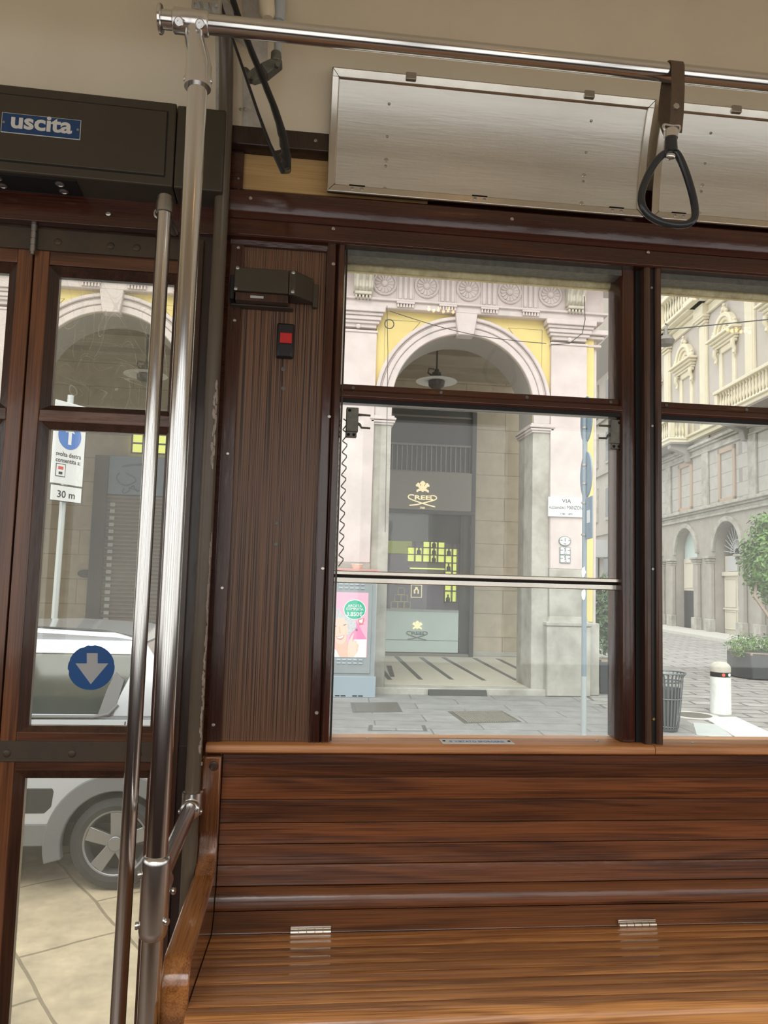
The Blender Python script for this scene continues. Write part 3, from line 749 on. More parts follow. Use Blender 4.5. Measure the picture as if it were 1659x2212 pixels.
# ---- overhead handrail
ZH, YH, XP = 2.269, -.52, -.217
hr = thing('overhead_handrail', 'long horizontal polished aluminium handrail under the ceiling', 'handrail', (.4, YH, ZH))
MB().cyl((-.206, YH, ZH), (3.2, YH, ZH), .0180, n=40).build('rail', 'alu_x', hr)
MB().lathe([(.018, 0), (.018, .035), (.0172, .06), (.0172, .083)], (-.206, YH, ZH), (-1, 0, 0), 36).build('rail_end', 'alu_x', hr)
MB().lathe([(.010, 0), (.024, 0), (.026, .002), (.026, .006), (.022, .008), (.0, .006)], (-.287, YH, ZH), (-1, 0, 0), 36).build('end_flange', 'alu', hr)
br = MB().box(XP - .024, XP + .030, YH + .025, YH + .055, ZH + .02, 2.73).build('ceiling_bracket', 'steel', hr, .004)
mb = MB()
for dx in (-.012, .004, .02): mb.cyl((XP + dx, YH + .025, ZH + .055), (XP + dx, YH + .012, ZH + .055), .007, n=6)
mb.build('bracket_bolt', 'steel', br)
# ---- grab pole with tee, sleeve and cross bar
gp = thing('grab_pole', 'tall polished aluminium grab pole at the end of the bench', 'pole', (XP, YH, 0))
MB().cyl((XP, YH, .75), (XP, YH, ZH - .11), .0180, n=40).build('pole', 'alu', gp)
MB().cyl((XP, YH, 0), (XP, YH, .68), .0180, n=40).build('lower_pole', 'alu', gp)
tee = MB().lathe([(.0195, -.033), (.0225, -.030), (.0225, .030), (.0195, .033)], (XP - .018, YH, ZH), (1, 0, 0), 36)
tee.tube([(XP - .012, YH, ZH - .01), (XP - .010, YH, ZH - .035), (XP - .004, YH, ZH - .06), (XP, YH, ZH - .085), (XP, YH, ZH - .128)], [.017, .0185, .021, .0235, .0243], 28)
to = tee.build('tee_fitting', 'cast', gp, sharp=50)
mb = MB()
for dx in (-.036, .002): mb.lathe([(.0075, 0), (.0085, .004), (.007, .006), (.003, .006), (.003, .003)], (XP - .0 + dx, YH - .020, ZH - .016), (0, -.8, -.6), 18)
for sx_ in (-1, 1): mb.lathe([(.005, 0), (.006, .003), (.004, .005)], (XP + sx_ * .021, YH, ZH - .112), (sx_, 0, 0), 16)
mb.build('rivet', 'cast', to)
zs_a, zs_b = .770, .636
sv = MB().lathe([(.0185, zs_a), (.0205, zs_a - .001), (.0235, zs_a - .006), (.024, zs_a - .012), (.024, zs_b + .014), (.0225, zs_b + .004), (.0185, zs_b)], (XP, YH, 0), (0, 0, 1), 40)
sv.cyl((XP + .004, YH + .012, .712), (XP + .005, YH + .052, .712), .021, .018, n=28)
so_ = sv.build('sleeve', 'cast', gp, sharp=50)
mb = MB()
for x_, y_, z_, n_ in ((XP + .021, YH - .010, zs_b + .030, (1, -.5, 0)), (XP - .0235, YH - .004, zs_b + .022, (-1, -.2, 0)), (XP - .0235, YH - .004, zs_a - .03, (-1, -.2, 0)), (XP + .024, YH + .03, .70, (1, -.3, 0))):
    mb.lathe([(.0055, 0), (.0065, .003), (.0055, .0055), (.002, .0055), (.002, .003)], (x_, y_, z_), n_, 16)
mb.build('bolt', 'cast', so_)
MB().cyl((XP, YH + .02, .715), (XP, -.085, .724), .0158, n=32).build('cross_bar', 'alu', gp)
# ---- painted upright by the wall
YS = -.062
ps = thing('painted_upright', 'brown painted upright pole with chipped paint against the wall', 'pole', (XP, YS, 0))
MB().tube([(XP, YS, 0), (XP, YS, 2.30), (XP, YS - .006, 2.36), (XP, -.095, 2.45), (XP, -.13, 2.51), (XP, -.19, 2.575), (XP, -.29, 2.65), (XP, -.36, 2.70)], .0172, 28).build('pole', 'olive_pole', ps)
ch = mat('chipped_paint', (.50, .42, .37), .6, noise=(60, (.30, .24, .2), .3)); M['chip'] = ch
random.seed(3)
for z0, z1, th0, dens in ((1.50, 1.70, -52, 26), (.84, 1.10, -34, 50), (1.08, 1.34, -30, 30)):
    mb = MB()
    for k in range(dens):
        z = z0 + (z1 - z0) * (k + random.random()) / dens; th = math.radians(th0 + random.uniform(-14, 10)); wv = random.uniform(.08, .22); hh = (z1 - z0) / dens * random.uniform(.7, 1.6)
        r_ = .01745
        pts = [(XP + r_ * math.cos(th + wv * du), YS + r_ * math.sin(th + wv * du), z + hh * dv) for du, dv in ((-1, 0), (-.5, -.8), (.6, -1), (1, .1), (.5, .9), (-.6, 1))]
        mb.prism(pts, (math.cos(th) * -.0006, math.sin(th) * -.0006, 0))
    mb.build('bare_patch', 'chip', ps)
cl = MB().lathe([(.019, -.026), (.0235, -.024), (.0235, .024), (.019, .026)], (XP, YS, .728), (0, 0, 1), 32)
cl.lathe([(.019, 0), (.0225, .002), (.0225, .018), (.018, .022)], (XP, YS - .018, .720), (0, -1, -.03), 32)
co = cl.build('clamp_ring', 'cast', ps, sharp=50)
mb = MB()
for sx_ in (-1, 1): mb.lathe([(.005, 0), (.0055, .003), (.004, .005)], (XP + sx_ * .022, YS - .025, .716), (sx_, -.2, 0), 14)
mb.build('bolt', 'cast', co)
MB().box(XP + .0165, XP + .0195, YS - .006, YS + .002, .812, .820).build('bolt_head', 'steel', ps)
# ---- thin door pole
XT, YT = -.3345, -.15
tp = thing('door_pole', 'slim steel grab pole fixed in front of the door', 'pole', (XT, YT, 0))
ztp = A(358, 462, y=YT).z
MB().cyl((XT - .003, YT, .05), (XT, YT, ztp + .01), .0163, n=32).build('pole', 'alu', tp)
MB().lathe([(.017, 0), (.0195, .002), (.0200, .026), (.0175, .029), (.0175, .038), (.0155, .042), (0, .043)], (XT, YT, ztp), (0, 0, 1), 32).build('end_cap', 'steel', tp, sharp=50)
MB().tube([(XT - .012 + .012 * math.cos(t), YT + .01, ztp + .004 + .012 * math.sin(t)) for t in [2 * PI * k / 20 for k in range(20)]], .0032, 10, closed=True).build('eyelet', 'steel', tp)
MB().cyl((XT, YT, ztp + .015), (XT, -.01, ztp + .02), .009, n=16).build('wall_bracket', 'steel', tp)

# ---- hanging strap
xs = .7085
st = thing('strap_hanger', 'brown leather strap with grey triangular grip hanging from the handrail', 'strap hanger', (xs, YH, 1.95))
path = []
for a in range(0, 181, 15): path.append((xs, YH - .0205 * math.cos(math.radians(a)), ZH + .0205 * math.sin(math.radians(a))))
front_ = [(xs - .004, YH - .016, 2.135), (xs - .003, YH - .021, 2.17), (xs - .0015, YH - .023, 2.22)]
back_ = [(xs - .005, YH + .023, 2.22), (xs - .012, YH + .014, 2.175), (xs - .009, YH - .006, 2.13)]
MB().tube(front_ + path + back_, 1, flat=(.0013, .0132, V((1, 0, 0)))).build('strap', 'leather', st)

YF = YH - .018
mb = MB(); mb.lathe([(.006, 0), (.0075, .001), (.0065, .005), (.003, .006)], A(1459, 232, y=YF - .004), (0, -1, 0), 6); mb.build('strap_bolt', 'screw', st)
c = A(1451, 278, y=YF)
MB().tube([(c.x + .017 * math.cos(t), c.y, c.z + .010 * math.sin(t) + .004 * math.cos(2 * t)) for t in [2 * PI * k / 28 for k in range(28)]], .0026, 10, closed=True).build('shackle', 'cast', st)
c2 = A(1449, 291, y=YF)
MB().lathe([(.012, -.009), (.0135, -.008), (.0135, .008), (.012, .009)], c2, (.05, 0, 1), 28).build('ferrule', 'cast', st)
# the grip: a rounded triangle of round section, neck on top
pix = [(1446, 326), (1425, 338), (1404, 368), (1388, 405), (1384, 432), (1391, 456), (1412, 474), (1445, 485), (1478, 487), (1497, 478), (1503, 462), (1499, 432), (1490, 398), (1478, 362), (1466, 336), (1456, 326)]
pts = [A(*q, y=YF) for q in pix]
def smooth_loop(P, it=2):
    for _ in range(it):
        P = [q for i in range(len(P)) for q in (P[i] * .75 + P[(i + 1) % len(P)] * .25, P[i] * .25 + P[(i + 1) % len(P)] * .75)]
    return P
gr = MB().tube(smooth_loop(pts), .0072, 14, closed=True)
gr.tube([A(1449, 298, y=YF), A(1449, 315, y=YF), A(1449, 330, y=YF)], [.0115, .0125, .0135], 20)
gro = gr.build('grip_ring', 'ring', st)
MB().ball(A(1448, 338, y=YF - .008), .010, 18, (1, .8, .7)).build('rivet', 'cast', gro)

# ---- sheet metal panels on the cove
PP = [(-.036, 2.211), (-.041, 2.26), (-.049, 2.31), (-.060, 2.36), (-.075, 2.41), (-.094, 2.455), (-.112, 2.488)]
def ad_panel(x0, x1, label, holes):
    t = thing('metal_panel', label, 'panel', ((x0 + x1) / 2, -.06, 2.21), 'curved metal panels along the ceiling cove')
    def y_at(z):
        for (ya, za_), (yb, zb_) in zip(PP, PP[1:]):
            if z <= zb_ or (yb, zb_) == PP[-1]: return ya + (yb - ya) * (z - za_) / (zb_ - za_)
    fw = .020
    inner = [(y_at(2.211 + (2.488 - 2.211) * k / 10), 2.211 + (2.488 - 2.211) * k / 10) for k in range(11)]
    def strip(mb, xa, xb, za_, zb_, t0, t1, nn=10):
        zz = [za_ + (zb_ - za_) * k / nn for k in range(nn + 1)]
        mb.prism([(xa, y_at(z) - t1, z) for z in zz] + [(xa, y_at(z) - t0, z) for z in zz[::-1]], (xb - xa, 0, 0))
    mb = MB(); strip(mb, x0 + .012, x1 - .012, 2.222, 2.478, .004, .007)
    sh = mb.build('sheet', 'sheet', t, sharp=60)
    mb = MB()
    strip(mb, x0, x0 + fw, 2.211, 2.488, .0, .013); strip(mb, x1 - fw, x1, 2.211, 2.488, .0, .013)
    fr = mb.build('side_frame', 'sheet_frame', t, .003, 2)
    mb = MB()
    strip(mb, x0 + .001, x1 - .001, 2.2105, 2.2105 + fw, .0, .0135, 2); strip(mb, x0 + .001, x1 - .001, 2.4885 - fw, 2.4885, .0, .0135, 2)
    mb.build('frame_rail', 'sheet_frame', t, .003, 2)
    mb = MB()
    for xx, zz, sx_ in ((x0, 2.211, 1), (x1, 2.211, -1), (x0, 2.488, 1), (x1, 2.488, -1)):
        s2 = 1 if zz < 2.3 else -1
        a = V((xx + sx_ * .002, y_at(zz) - .0142, zz + s2 * .002)); b = V((xx + sx_ * fw, y_at(zz + s2 * fw) - .0142, zz + s2 * fw))
        mb.tube([a, b], .0006, 6)
    mb.build('mitre_line', 'slot', t)
    for fx in (.235, .785):
        xc = x0 + (x1 - x0) * fx
        MB().box(xc - .013, xc + .013, y_at(2.486) - .017, y_at(2.486) + .004, 2.474, 2.493).build('clip', 'steel', t, .002)
    for px_, pz, big in holes:
        if big:
            mb = MB(); screw(mb, (px_, y_at(pz) - .007, pz), .0055); mb.build('cross_screw', 'screw', t)
        else:
            mb = MB(); mb.lathe([(.0036, 0), (.0036, .0012), (.0022, .0016), (.002, .0004)], (px_, y_at(pz) - .007, pz), (0, -1, 0), 14); mb.build('rivet', 'steel', t)
    for xc in (x0 + .075, x0 + .39, x1 - .075) if x1 < 1.2 else (x0 + .075,):
        mb = MB()
        for dx in (-.012, .012): mb.lathe([(.0042, 0), (.0042, .0012), (.0024, .0017), (.0022, .0004)], (xc + dx, y_at(2.222) - .0135, 2.222), (0, -1, 0), 14)
        ho = mb.build('hinge_rivet', 'steel', t)
        MB().box(xc - .02, xc + .02, y_at(2.231) - .0142, y_at(2.231) - .010, 2.2305, 2.2315).build('hinge_line', 'slot', ho)
    return t
def hp(q, y): p = A(*q, y=y); return p.x, p.z
H1 = []
for q, y, b in (((841, 222), -.095, 0), ((837, 291), -.075, 0), ((835, 341), -.065, 1), ((834, 354), -.063, 0), ((832, 404), -.055, 1), ((831, 416), -.053, 0),
                ((1278, 260), -.095, 0), ((1268, 326), -.075, 0), ((1264, 375), -.065, 1), ((1263, 388), -.063, 0), ((1259, 436), -.055, 1), ((1258, 448), -.053, 0)):
    x, z = hp(q, y); H1.append((x, z, b))
H2 = []
for q, y, b in (((1537, 286), -.095, 0), ((1526, 350), -.075, 0), ((1521, 397), -.065, 1), ((1519, 410), -.063, 0), ((1514, 457), -.055, 1), ((1513, 469), -.053, 0)):
    x, z = hp(q, y); H2.append((x, z, b))
ad_panel(.038, .868, 'curved bare aluminium panel in a mitred frame, the full one left of the hanging strap', H1)
ad_panel(.889, 1.72, 'curved bare aluminium panel behind the hanging strap, cut by the right picture edge', H2)

# ---- driver's mirror
mi = thing('interior_mirror', 'tall black framed mirror seen edge on, hanging by the ceiling strip', 'mirror', (-.1, -.3, 2.1))
NE, FA = [(462, -60), (480, 19), (503, 85), (530, 163), (558, 245), (583, 313), (611, 371)], [(484, -60), (510, 25), (538, 100), (568, 172), (594, 236), (612, 292), (621, 340), (622, 368)]
near = [A(*q, y=-.36) for q in NE]; far = [A(*q, y=-.22) for q in FA]
loop = near + far[::-1]
MB().tube([p for p in near] + [(near[-1] + far[-1]) / 2] + far[::-1], [.0032] * 5 + [.004, .0055] + [.006] + [.0075] + [.0085] * 2 + [.008] * 5, 12).build('frame', 'black', mi)
mb = MB()
k = 12
def lerp_path(P, u):
    s_ = u * (len(P) - 1); i = min(int(s_), len(P) - 2); return P[i].lerp(P[i + 1], s_ - i)
vs, fs = [], []
for i in range(k + 1):
    a, b = lerp_path(near, i / k), lerp_path(far, i / k)
    for w_ in (0, 1): vs.append(a if w_ == 0 else b)
nn = (vs[1] - vs[0]).cross(vs[2] - vs[0]).normalized() * .002
n0 = len(vs)
vs += [p + nn for p in vs]
for i in range(k):
    fs += [(2 * i, 2 * i + 1, 2 * i + 3, 2 * i + 2), (n0 + 2 * i, n0 + 2 * i + 2, n0 + 2 * i + 3, n0 + 2 * i + 1), (2 * i, 2 * i + 2, n0 + 2 * i + 2, n0 + 2 * i), (2 * i + 1, n0 + 2 * i + 1, n0 + 2 * i + 3, 2 * i + 3)]
mb.add(vs, fs).build('mirror_glass', 'mirror', mi, weld=False)
ym = -.20
tu = MB().cyl(A(604, 0, y=ym) + V((0, 0, .12)), A(601, 48, y=ym), .0155, n=24)
tu.cyl(A(601, 44, y=ym), A(600, 124, y=ym), .0092, n=20)
tu.build('support_rod', 'galv', mi)
MB().lathe([(.012, 0), (.018, .01), (.019, .09), (.016, .11)], A(578, 40, y=ym - .02), (-.1, 0, 1), 20).build('cream_cover', 'cream', mi)
mb = MB()
c = A(590, 138, y=ym)
mb.slab(c + V((-.030, -.012, -.010)), c + V((.014, -.012, .018)), c + V((.022, -.012, .0)), c + V((-.012, -.012, -.034)), (0, .03, 0))
mb.cyl(c + V((.006, -.004, .002)), c + V((.006, -.004, .026)), .012, n=20)
clo = mb.build('clamp', 'dark_metal', mi, .003)
MB().cyl(c + V((.010, -.012, -.014)), c + V((.012, -.022, -.015)), .0062, n=6).build('clamp_bolt', 'dark_metal', clo)

# ---- door gear cover with the exit plate
bx = thing('door_gear_box', 'long olive brown metal box above the door with a blue exit plate', 'box', (-.6, -.06, 2.15))
TW = math.radians(1.6)
PR = A(480, 415, y=-.095)                                   # right lower front corner
ex = V((-math.cos(TW), -math.sin(TW), 0)); ey = V((math.sin(TW), -math.cos(TW), 0))
def BP(u, d, h): return PR + ex * u + ey * d + V((0, 0, h))
BH = A(480, 237, y=-.095).z - PR.z
def bbox(mb, u0, u1, d0, d1, h0, h1):
    vs = [BP(u, d, h) for u in (u0, u1) for d in (d0, d1) for h in (h0, h1)]
    return mb.add(vs, [(0, 1, 3, 2), (4, 6, 7, 5), (0, 4, 5, 1), (2, 3, 7, 6), (0, 2, 6, 4), (1, 5, 7, 3)])
bbox(MB(), 0, .1145, -.10, 0, 0, BH).build('end_cover', 'olive', bx, .004)
bbox(MB(), .1165, 1.1, -.10, .001, 0, BH + .003).build('body', 'olive', bx, .004)
uL = .1165 + .018
z_a, z_b = .025, BH - .022
mb = MB()
bbox(mb, uL, 1.1, .0, .0022, z_a - .002, z_b + .002)
mb.build('lid_gap', 'slot', bx)
lid = bbox(MB(), uL + .0025, 1.1, .0, .0045, z_a + .0005, z_b - .0005).build('lid', 'olive', bx, .003)
def plate_uv(q):
    y = -.10
    p = A(*q, y=y); return (p - PR).dot(ex), p.z - PR.z
u1, h1 = plate_uv((178, 267)); u0, h0 = plate_uv((6, 292))
pl = bbox(MB(), u1, u0, .004, .0062, h0 - .001, h1 + .002).build('exit_plate', 'letter', bx, .003)
bbox(MB(), u1 + .0015, u0 - .0015, .006, .0066, h0 + .0005, h1 + .0005).build('blue_field', 'blue', pl, .002)
mb = MB().text('uscita', BP((u0 + u1) / 2, .0068, h0 + .0125), .0525, -ex, (0, 0, 1), .001, .03, 'CENTER', 1.13)
mb.build('lettering', 'letter', pl)
mb = MB()
for u in (u1 + .006, u0 - .006): screw(mb, BP(u, .0066, (h0 + h1) / 2), .0032, ey)
mb.build('screw', 'steel', pl)
# grille under the box
gu = .46
mb = MB(); bbox(mb, gu - .12, gu + .10, -.085, -.012, -.0025, .001); go = mb.build('grille', 'slot', bx)
mb = MB()
for u in (gu - .08, gu + .06):
    for d in (-.03, -.065): mb.lathe([(.0105, 0), (.0105, .002), (.007, .004), (.006, .002)], BP(u, d, -.0025), (0, 0, -1), 18)
mb.build('grille_stud', 'steel', go)

# ---- buzzer box on the laminate
ib = thing('buzzer_box', 'brown metal box with sloping right end, bolted on the striped panel', 'box', (-.1, -.02, 1.9))
yf = -.062
pa, pb, pc, pd = A(507, 575, y=yf), A(625, 584, y=yf), A(625, 638, y=yf), A(507, 627, y=yf)
xr_ = A(686, 640, y=-.004).x; zt_, zb_ = pa.z, pd.z
MB().box(pa.x, pb.x - .0005, yf, -.004, zb_, zt_).build('cover', 'olive', ib, .003)
mb = MB()
xm = pb.x + .014
mb.xy([(pb.x, -.004), (pb.x, yf), (xm, yf), (xr_ - .012, -.016), (xr_ - .010, -.004)], zb_ - .002, zt_ + .001)
mb.build('end_cap', 'olive', ib, .003)
MB().box(xr_ - .012, xr_, -.014, -.001, zb_ - .012, zt_ - .012).build('mounting_flange', 'olive', ib, .001)
MB().box(pa.x - .008, pb.x + .012, -.028, -.001, zb_ - .024, zb_ - .020).build('base_plate', 'olive', ib, .001)
MB().box(pa.x + .004, pb.x, yf + .008, -.004, zb_ - .020, zb_).build('body', 'bead', ib, .001)
MB().box(pa.x - .012, pa.x, yf + .02, -.004, zb_ - .014, zt_ - .014).build('black_back', 'black', ib, .002)
mb = MB()
for x_, z_ in ((pa.x + .007, zt_ - .004), (pa.x + .005, zb_ + .004), (pb.x + .010, zt_ - .006), (pb.x + .010, zb_ + .006)):
    mb.lathe([(.0045, 0), (.0045, .002), (.003, .003)], (x_, yf, z_), (0, -1, 0), 14)
mb.build('cover_screw', 'steel', ib)
MB().box(pa.x + .040, pa.x + .072, yf + .0065, yf + .009, zb_ - .0135, zb_ - .0075).build('paper_label', 'white_grey', ib)
# ---- stop request button
sbt = thing('stop_button', 'black stop request switch with square red button on striped panel', 'button', (-.05, -.01, 1.8))
a, b = A(599, 697, y=-.012), A(633, 774, y=-.012)
hs = MB().box(a.x, b.x, -.013, .0, b.z, a.z).build('housing', 'black', sbt, .004)
r1, r2 = A(605, 718, y=-.016), A(630, 742, y=-.016)
MB().box(r1.x, r2.x, -.017, -.012, r2.z, r1.z).build('red_button', 'red_btn', sbt, .0015)
MB().box(a.x + .003, b.x - .003, -.019, -.012, b.z + .002, r2.z - .002).build('lower_cover', 'ring', sbt, .003)

# ---- enamel plate on the sill
vp = thing('warning_plate', 'small white enamel plate with blue letters on the window sill', 'sign', (.457, .005, .853))
x0, x1 = .367, .547
MB().box(x0, x1, -.0195, .0305, .8532, .8548).build('plate', 'white', vp, .0006)
MB().text("E' VIETATO SPORGERSI", ((x0 + x1) / 2, -.0065, .8551), .025, (1, 0, 0), (0, 1, 0), .0004, .0, 'CENTER', .54).build('lettering', 'sign_blue', vp)
mb = MB()
for x in (x0 + .008, x1 - .008): screw(mb, (x, .0055, .8548), .004, (0, 0, 1))
mb.build('screw', 'black', vp)
# ---- arrow sticker on the door glass
sk = thing('arrow_sticker', 'round blue sticker with white down arrow on the door glass', 'sticker', A(197, 1442, y=.046))
c = A(197, 1442, y=.048); R = .0545
pts = []
for k in range(72):
    t = 2 * PI * k / 72; r_ = R
    for t0, dp in ((1.62, .05), (1.95, .06), (2.85, .03), (3.35, .07), (4.6, .02), (.2, .02)):
        r_ -= R * dp * max(0, 1 - abs(t - t0) / .09)
    pts.append((c.x + r_ * math.cos(t), c.z + r_ * math.sin(t) * .98))
MB().xz(pts, .0485, .0496).build('disc', 'blue_sticker', sk)
def sp(q): p = A(*q, y=.048); return p.x, p.z
arr = [sp(q) for q in ((187.5, 1411), (211, 1411), (211, 1433), (234, 1433), (196, 1478), (163, 1433), (187.5, 1433))]
MB().xz(arr, .0480, .0486).build('arrow', 'white_grey', sk)

# ---- warm lamps along the far cove, above the camera
for k, (x, nm) in enumerate(((.70, 'nearer'), (2.36, 'further'))):
    q = V((x, -1.80, 2.665))
    lp = thing('cove_lamp', 'small warm lamp on the far ceiling cove, the %s one to the door' % nm, 'lamp', q, 'lamps along the far ceiling cove')
    MB().box(x - .09, x + .09, -1.83, -1.77, 2.683, 2.76).build('base', 'cast', lp, .01)
    for j in range(6):
        MB().ball((x - .065 + .026 * j, -1.80, 2.672 - .006 * (j % 2)), .0075, 12, (1, 1, 1.3)).build('bulb', 'lamp', lp)

# ================================================================== outdoors
ZG = -.76
# ---- ground: three kinds of paving
g = sroot('ground', (0, 15, ZG))
MB().box(-30, 45, .06, 5.6, ZG - .1, ZG).build('roadway', 'warm_street', g)
MB().box(-30, 5.2, 5.6, 12.6, ZG - .1, ZG).build('pavement', 'street', g)
MB().box(5.2, 45, 5.6, 90, ZG - .1, ZG - .001).build('side_street', 'cobble', g)
MB().box(-30, 5.2, 12.6, 30, ZG - .12, ZG - .02).build('ground_under_building', 'grey_stone', g)
def GP(*q): return A(*q, z=ZG)
def flag(pix, h, name, m, parent):
    return MB().prism([GP(*q) - V((0, 0, .02)) for q in pix], (0, 0, .02 + h)).build(name, m, parent)
flag([(1520, 1549), (1590, 1549), (1700, 1600), (1605, 1602)], .004, 'white_slab', 'white_stone', g)
flag([(1497, 1561), (1550, 1565), (1590, 1598), (1505, 1587)], .003, 'pale_slab', 'pale_slab', g)
flag([(1340, 1520), (1470, 1545), (1505, 1572), (1500, 1600), (1300, 1600)], .002, 'grey_slab', 'street', g)

# ---- arcade building
AR = thing('arcade_building', 'pink and yellow plastered arcade building with round arches across the street', 'building', (0, 15, ZG))
YFc, ARCH, RIN, ROUT, ZC = 12.2, 6.52, 1.36, 1.69, 4.63
SP = 4.33                                  # top of the impost
cs = [3.01 - ARCH * k for k in range(3)]
ZA0, ZA1, ZF1 = 6.36, 6.54, 7.12
xa, xb = cs[-1] - 4.2, 5.58
for c in cs:
    po = [(c - 1.69, SP), (c - 1.69, ZA0), (c + 1.69, ZA0), (c + 1.69, SP), (c + RIN, SP), (c + RIN, ZC)] + arc(c, ZC, RIN, 0, 180, 40)[1:-1] + [(c - RIN, ZC), (c - RIN, SP)]
    w_ = MB().xz(po, YFc, YFc + .9).build('spandrel_wall', 'yellow', AR, sharp=30)
    mb = MB(); ringarc(mb, c, ZC, RIN, RIN + .13, YFc - .06, YFc + .02); ringarc(mb, c, ZC, RIN + .13, RIN + .22, YFc - .085, YFc + .02); ringarc(mb, c, ZC, RIN + .22, RIN + .26, YFc - .06, YFc + .02); ringarc(mb, c, ZC, RIN + .26, ROUT, YFc - .11, YFc + .02)
    for sg in (-1, 1):
        mb.box(min(c + sg * RIN, c + sg * (RIN + .33)), max(c + sg * RIN, c + sg * (RIN + .33)), YFc - .06, YFc, SP, ZC)
    mb.build('archivolt', 'pink2', AR, .012, 1)
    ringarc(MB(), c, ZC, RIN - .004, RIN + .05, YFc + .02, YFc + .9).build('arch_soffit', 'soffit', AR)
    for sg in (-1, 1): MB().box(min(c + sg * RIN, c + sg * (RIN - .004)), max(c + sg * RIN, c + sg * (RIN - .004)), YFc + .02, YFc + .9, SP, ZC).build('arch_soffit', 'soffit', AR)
    MB().prism([(c - .16, YFc - .16, ZC + RIN - .05), (c + .16, YFc - .16, ZC + RIN - .05), (c + .21, YFc - .19, ZA0), (c - .21, YFc - .19, ZA0)], (0, .25, 0)).build('keystone', 'pink2', AR, .015, 1)
    # incised triangles on the yellow corners
    for sg in (-1, 1):
        T = [(c + sg * 1.53, 6.19), (c + sg * .86, 6.19), (c + sg * 1.53, 5.35)]
        mb = MB()
        if sg < 0: mb.tube([(p, YFc - .001, q) for p, q in T], .008, 6, closed=True)
        else: mb.tube([(p, YFc - .001, q) for p, q in T], .008, 6, closed=True)
        mb.build('incised_line', 'pier_stone', AR)
    for sg in (-1, 1):
        x0, x1 = sorted((c + sg * RIN, c + sg * 1.69))
        MB().box(x0, x1, YFc - .04, YFc + .9, ZG, 4.17).build('pier', 'grey_stone', AR, .012, 1)
        mb = MB()
        for zz, e in ((4.16, .03), (4.20, .06), (4.25, .08), (4.29, .05)): mb.box(x0 - e, x1 + e, YFc - .04 - e, YFc + .92, zz, zz + .042)
        mb.build('impost', 'pink2', AR, .008, 1)
        q0, q1 = sorted((c + sg * 1.69, c + sg * 2.40))
        MB().box(q0, q1, YFc - .10, YFc + .6, 1.58, 5.92).build('pilaster', 'pink', AR, .01, 1)
        MB().box(q0, q1, YFc - .10, YFc + .6, .66, 1.58).build('pilaster_foot', 'grey_stone', AR, .01, 1)
        mb = MB().box(q0 - .08, q1 + .05, YFc - .22, YFc + .6, ZG, .52)
        mb.prism([(q0 - .08, YFc - .22, .52), (q1 + .05, YFc - .22, .52), (q1, YFc - .13, .70), (q0, YFc - .13, .70)], (0, .7, 0))
        mb.box(q0 - .10, q1 + .07, YFc - .24, YFc + .6, .52, .60)
        mb.build('plinth', 'grey_stone', AR, .02, 2)
        mb = MB()
        for zz, hgt, e in ((5.88, .05, .02), (5.98, .10, -.01), (6.05, .06, .04), (6.11, .08, .07), (6.19, .06, .10), (6.25, .10, .14)): mb.box(q0 - e, q1 + e, YFc - .10 - max(e, 0), YFc + .4, zz, zz + hgt)
        cp = mb.build('capital', 'pink2', AR, .012, 2)
        MB().lathe([(.05, 0), (.04, .02), (.0, .03)], ((q0 + q1) / 2, YFc - .10, 6.0), (0, -1, 0), 12).build('boss', 'pink2', cp)
for a, b in ((cs[1] + 2.40, cs[0] - 2.40), (cs[2] + 2.40, cs[1] - 2.40)):
    MB().box(a, b, YFc + .02, YFc + .6, ZG, 6.36).build('plain_bay', 'pink', AR)
MB().box(5.40, 5.58, YFc - .02, YFc + .9, .60, 6.36).build('corner_strip', 'yellow', AR, .01, 1)
MB().box(5.45, 5.70, YFc - .04, YFc + .92, ZG, .58).build('corner_plinth', 'grey_stone', AR, .02, 2)
MB().box(5.50, 5.66, YFc + .05, YFc + .9, ZG, 6.2).build('corner_pilaster', 'pink2', AR, .01, 1)
mb = MB()
for zz, hgt, e in ((5.90, .05, .06), (6.05, .06, .10), (6.12, .1, .16)): mb.box(5.4, 5.66 + e, YFc + .02 - e, YFc + .95, zz, zz + hgt)
mb.build('corner_capital', 'pink2', AR, .01, 1)
MB().box(xa, 5.72, YFc - .16, YFc + .5, ZA0, ZA1 - .03).build('architrave', 'pink2', AR, .015, 1)
MB().box(xa, 5.80, YFc - .21, YFc + .5, ZA1 - .05, ZA1).build('architrave_fillet', 'pink2', AR, .01, 1)
MB().box(xa, 5.72, YFc - .12, YFc + .5, ZA1, ZF1).build('frieze', 'pink', AR)
MB().yz([(YFc + .5, ZF1), (YFc - .25, ZF1), (YFc - .45, ZF1 + .12), (YFc - .9, ZF1 + .18), (YFc - 1.0, ZF1 + .4), (YFc + .5, ZF1 + .5)], xa, 6.5).build('main_cornice', 'pink2', AR)
MB().box(xa, 5.7, YFc, YFc + 6.5, ZF1 + .5, 13).build('upper_storey', 'pink', AR)
def rosette(x, z):
    mb = MB()
    yy = YFc - .12
    mb.lathe([(.235, 0), (.235, .03), (.215, .045), (.195, .03), (.19, .005)], (x, yy, z), (0, -1, 0), 32)
    n = 14
    for k in range(n):
        t = 2 * PI * k / n; c, s_ = math.cos(t), math.sin(t)
        pts = [(x + c * r_ - s_ * w_, yy - h, z + s_ * r_ + c * w_) for r_, w_, h in ((.06, 0, .01), (.11, .02, .03), (.165, .034, .035), (.182, 0, .02), (.165, -.026, .015), (.11, -.016, .012))]
        mb.prism(pts, (0, .03, 0))
    mb.lathe([(.062, 0), (.06, .03), (.04, .05), (.0, .055)], (x, yy, z), (0, -1, 0), 20)
    return mb.build('rosette', 'pink2', AR)
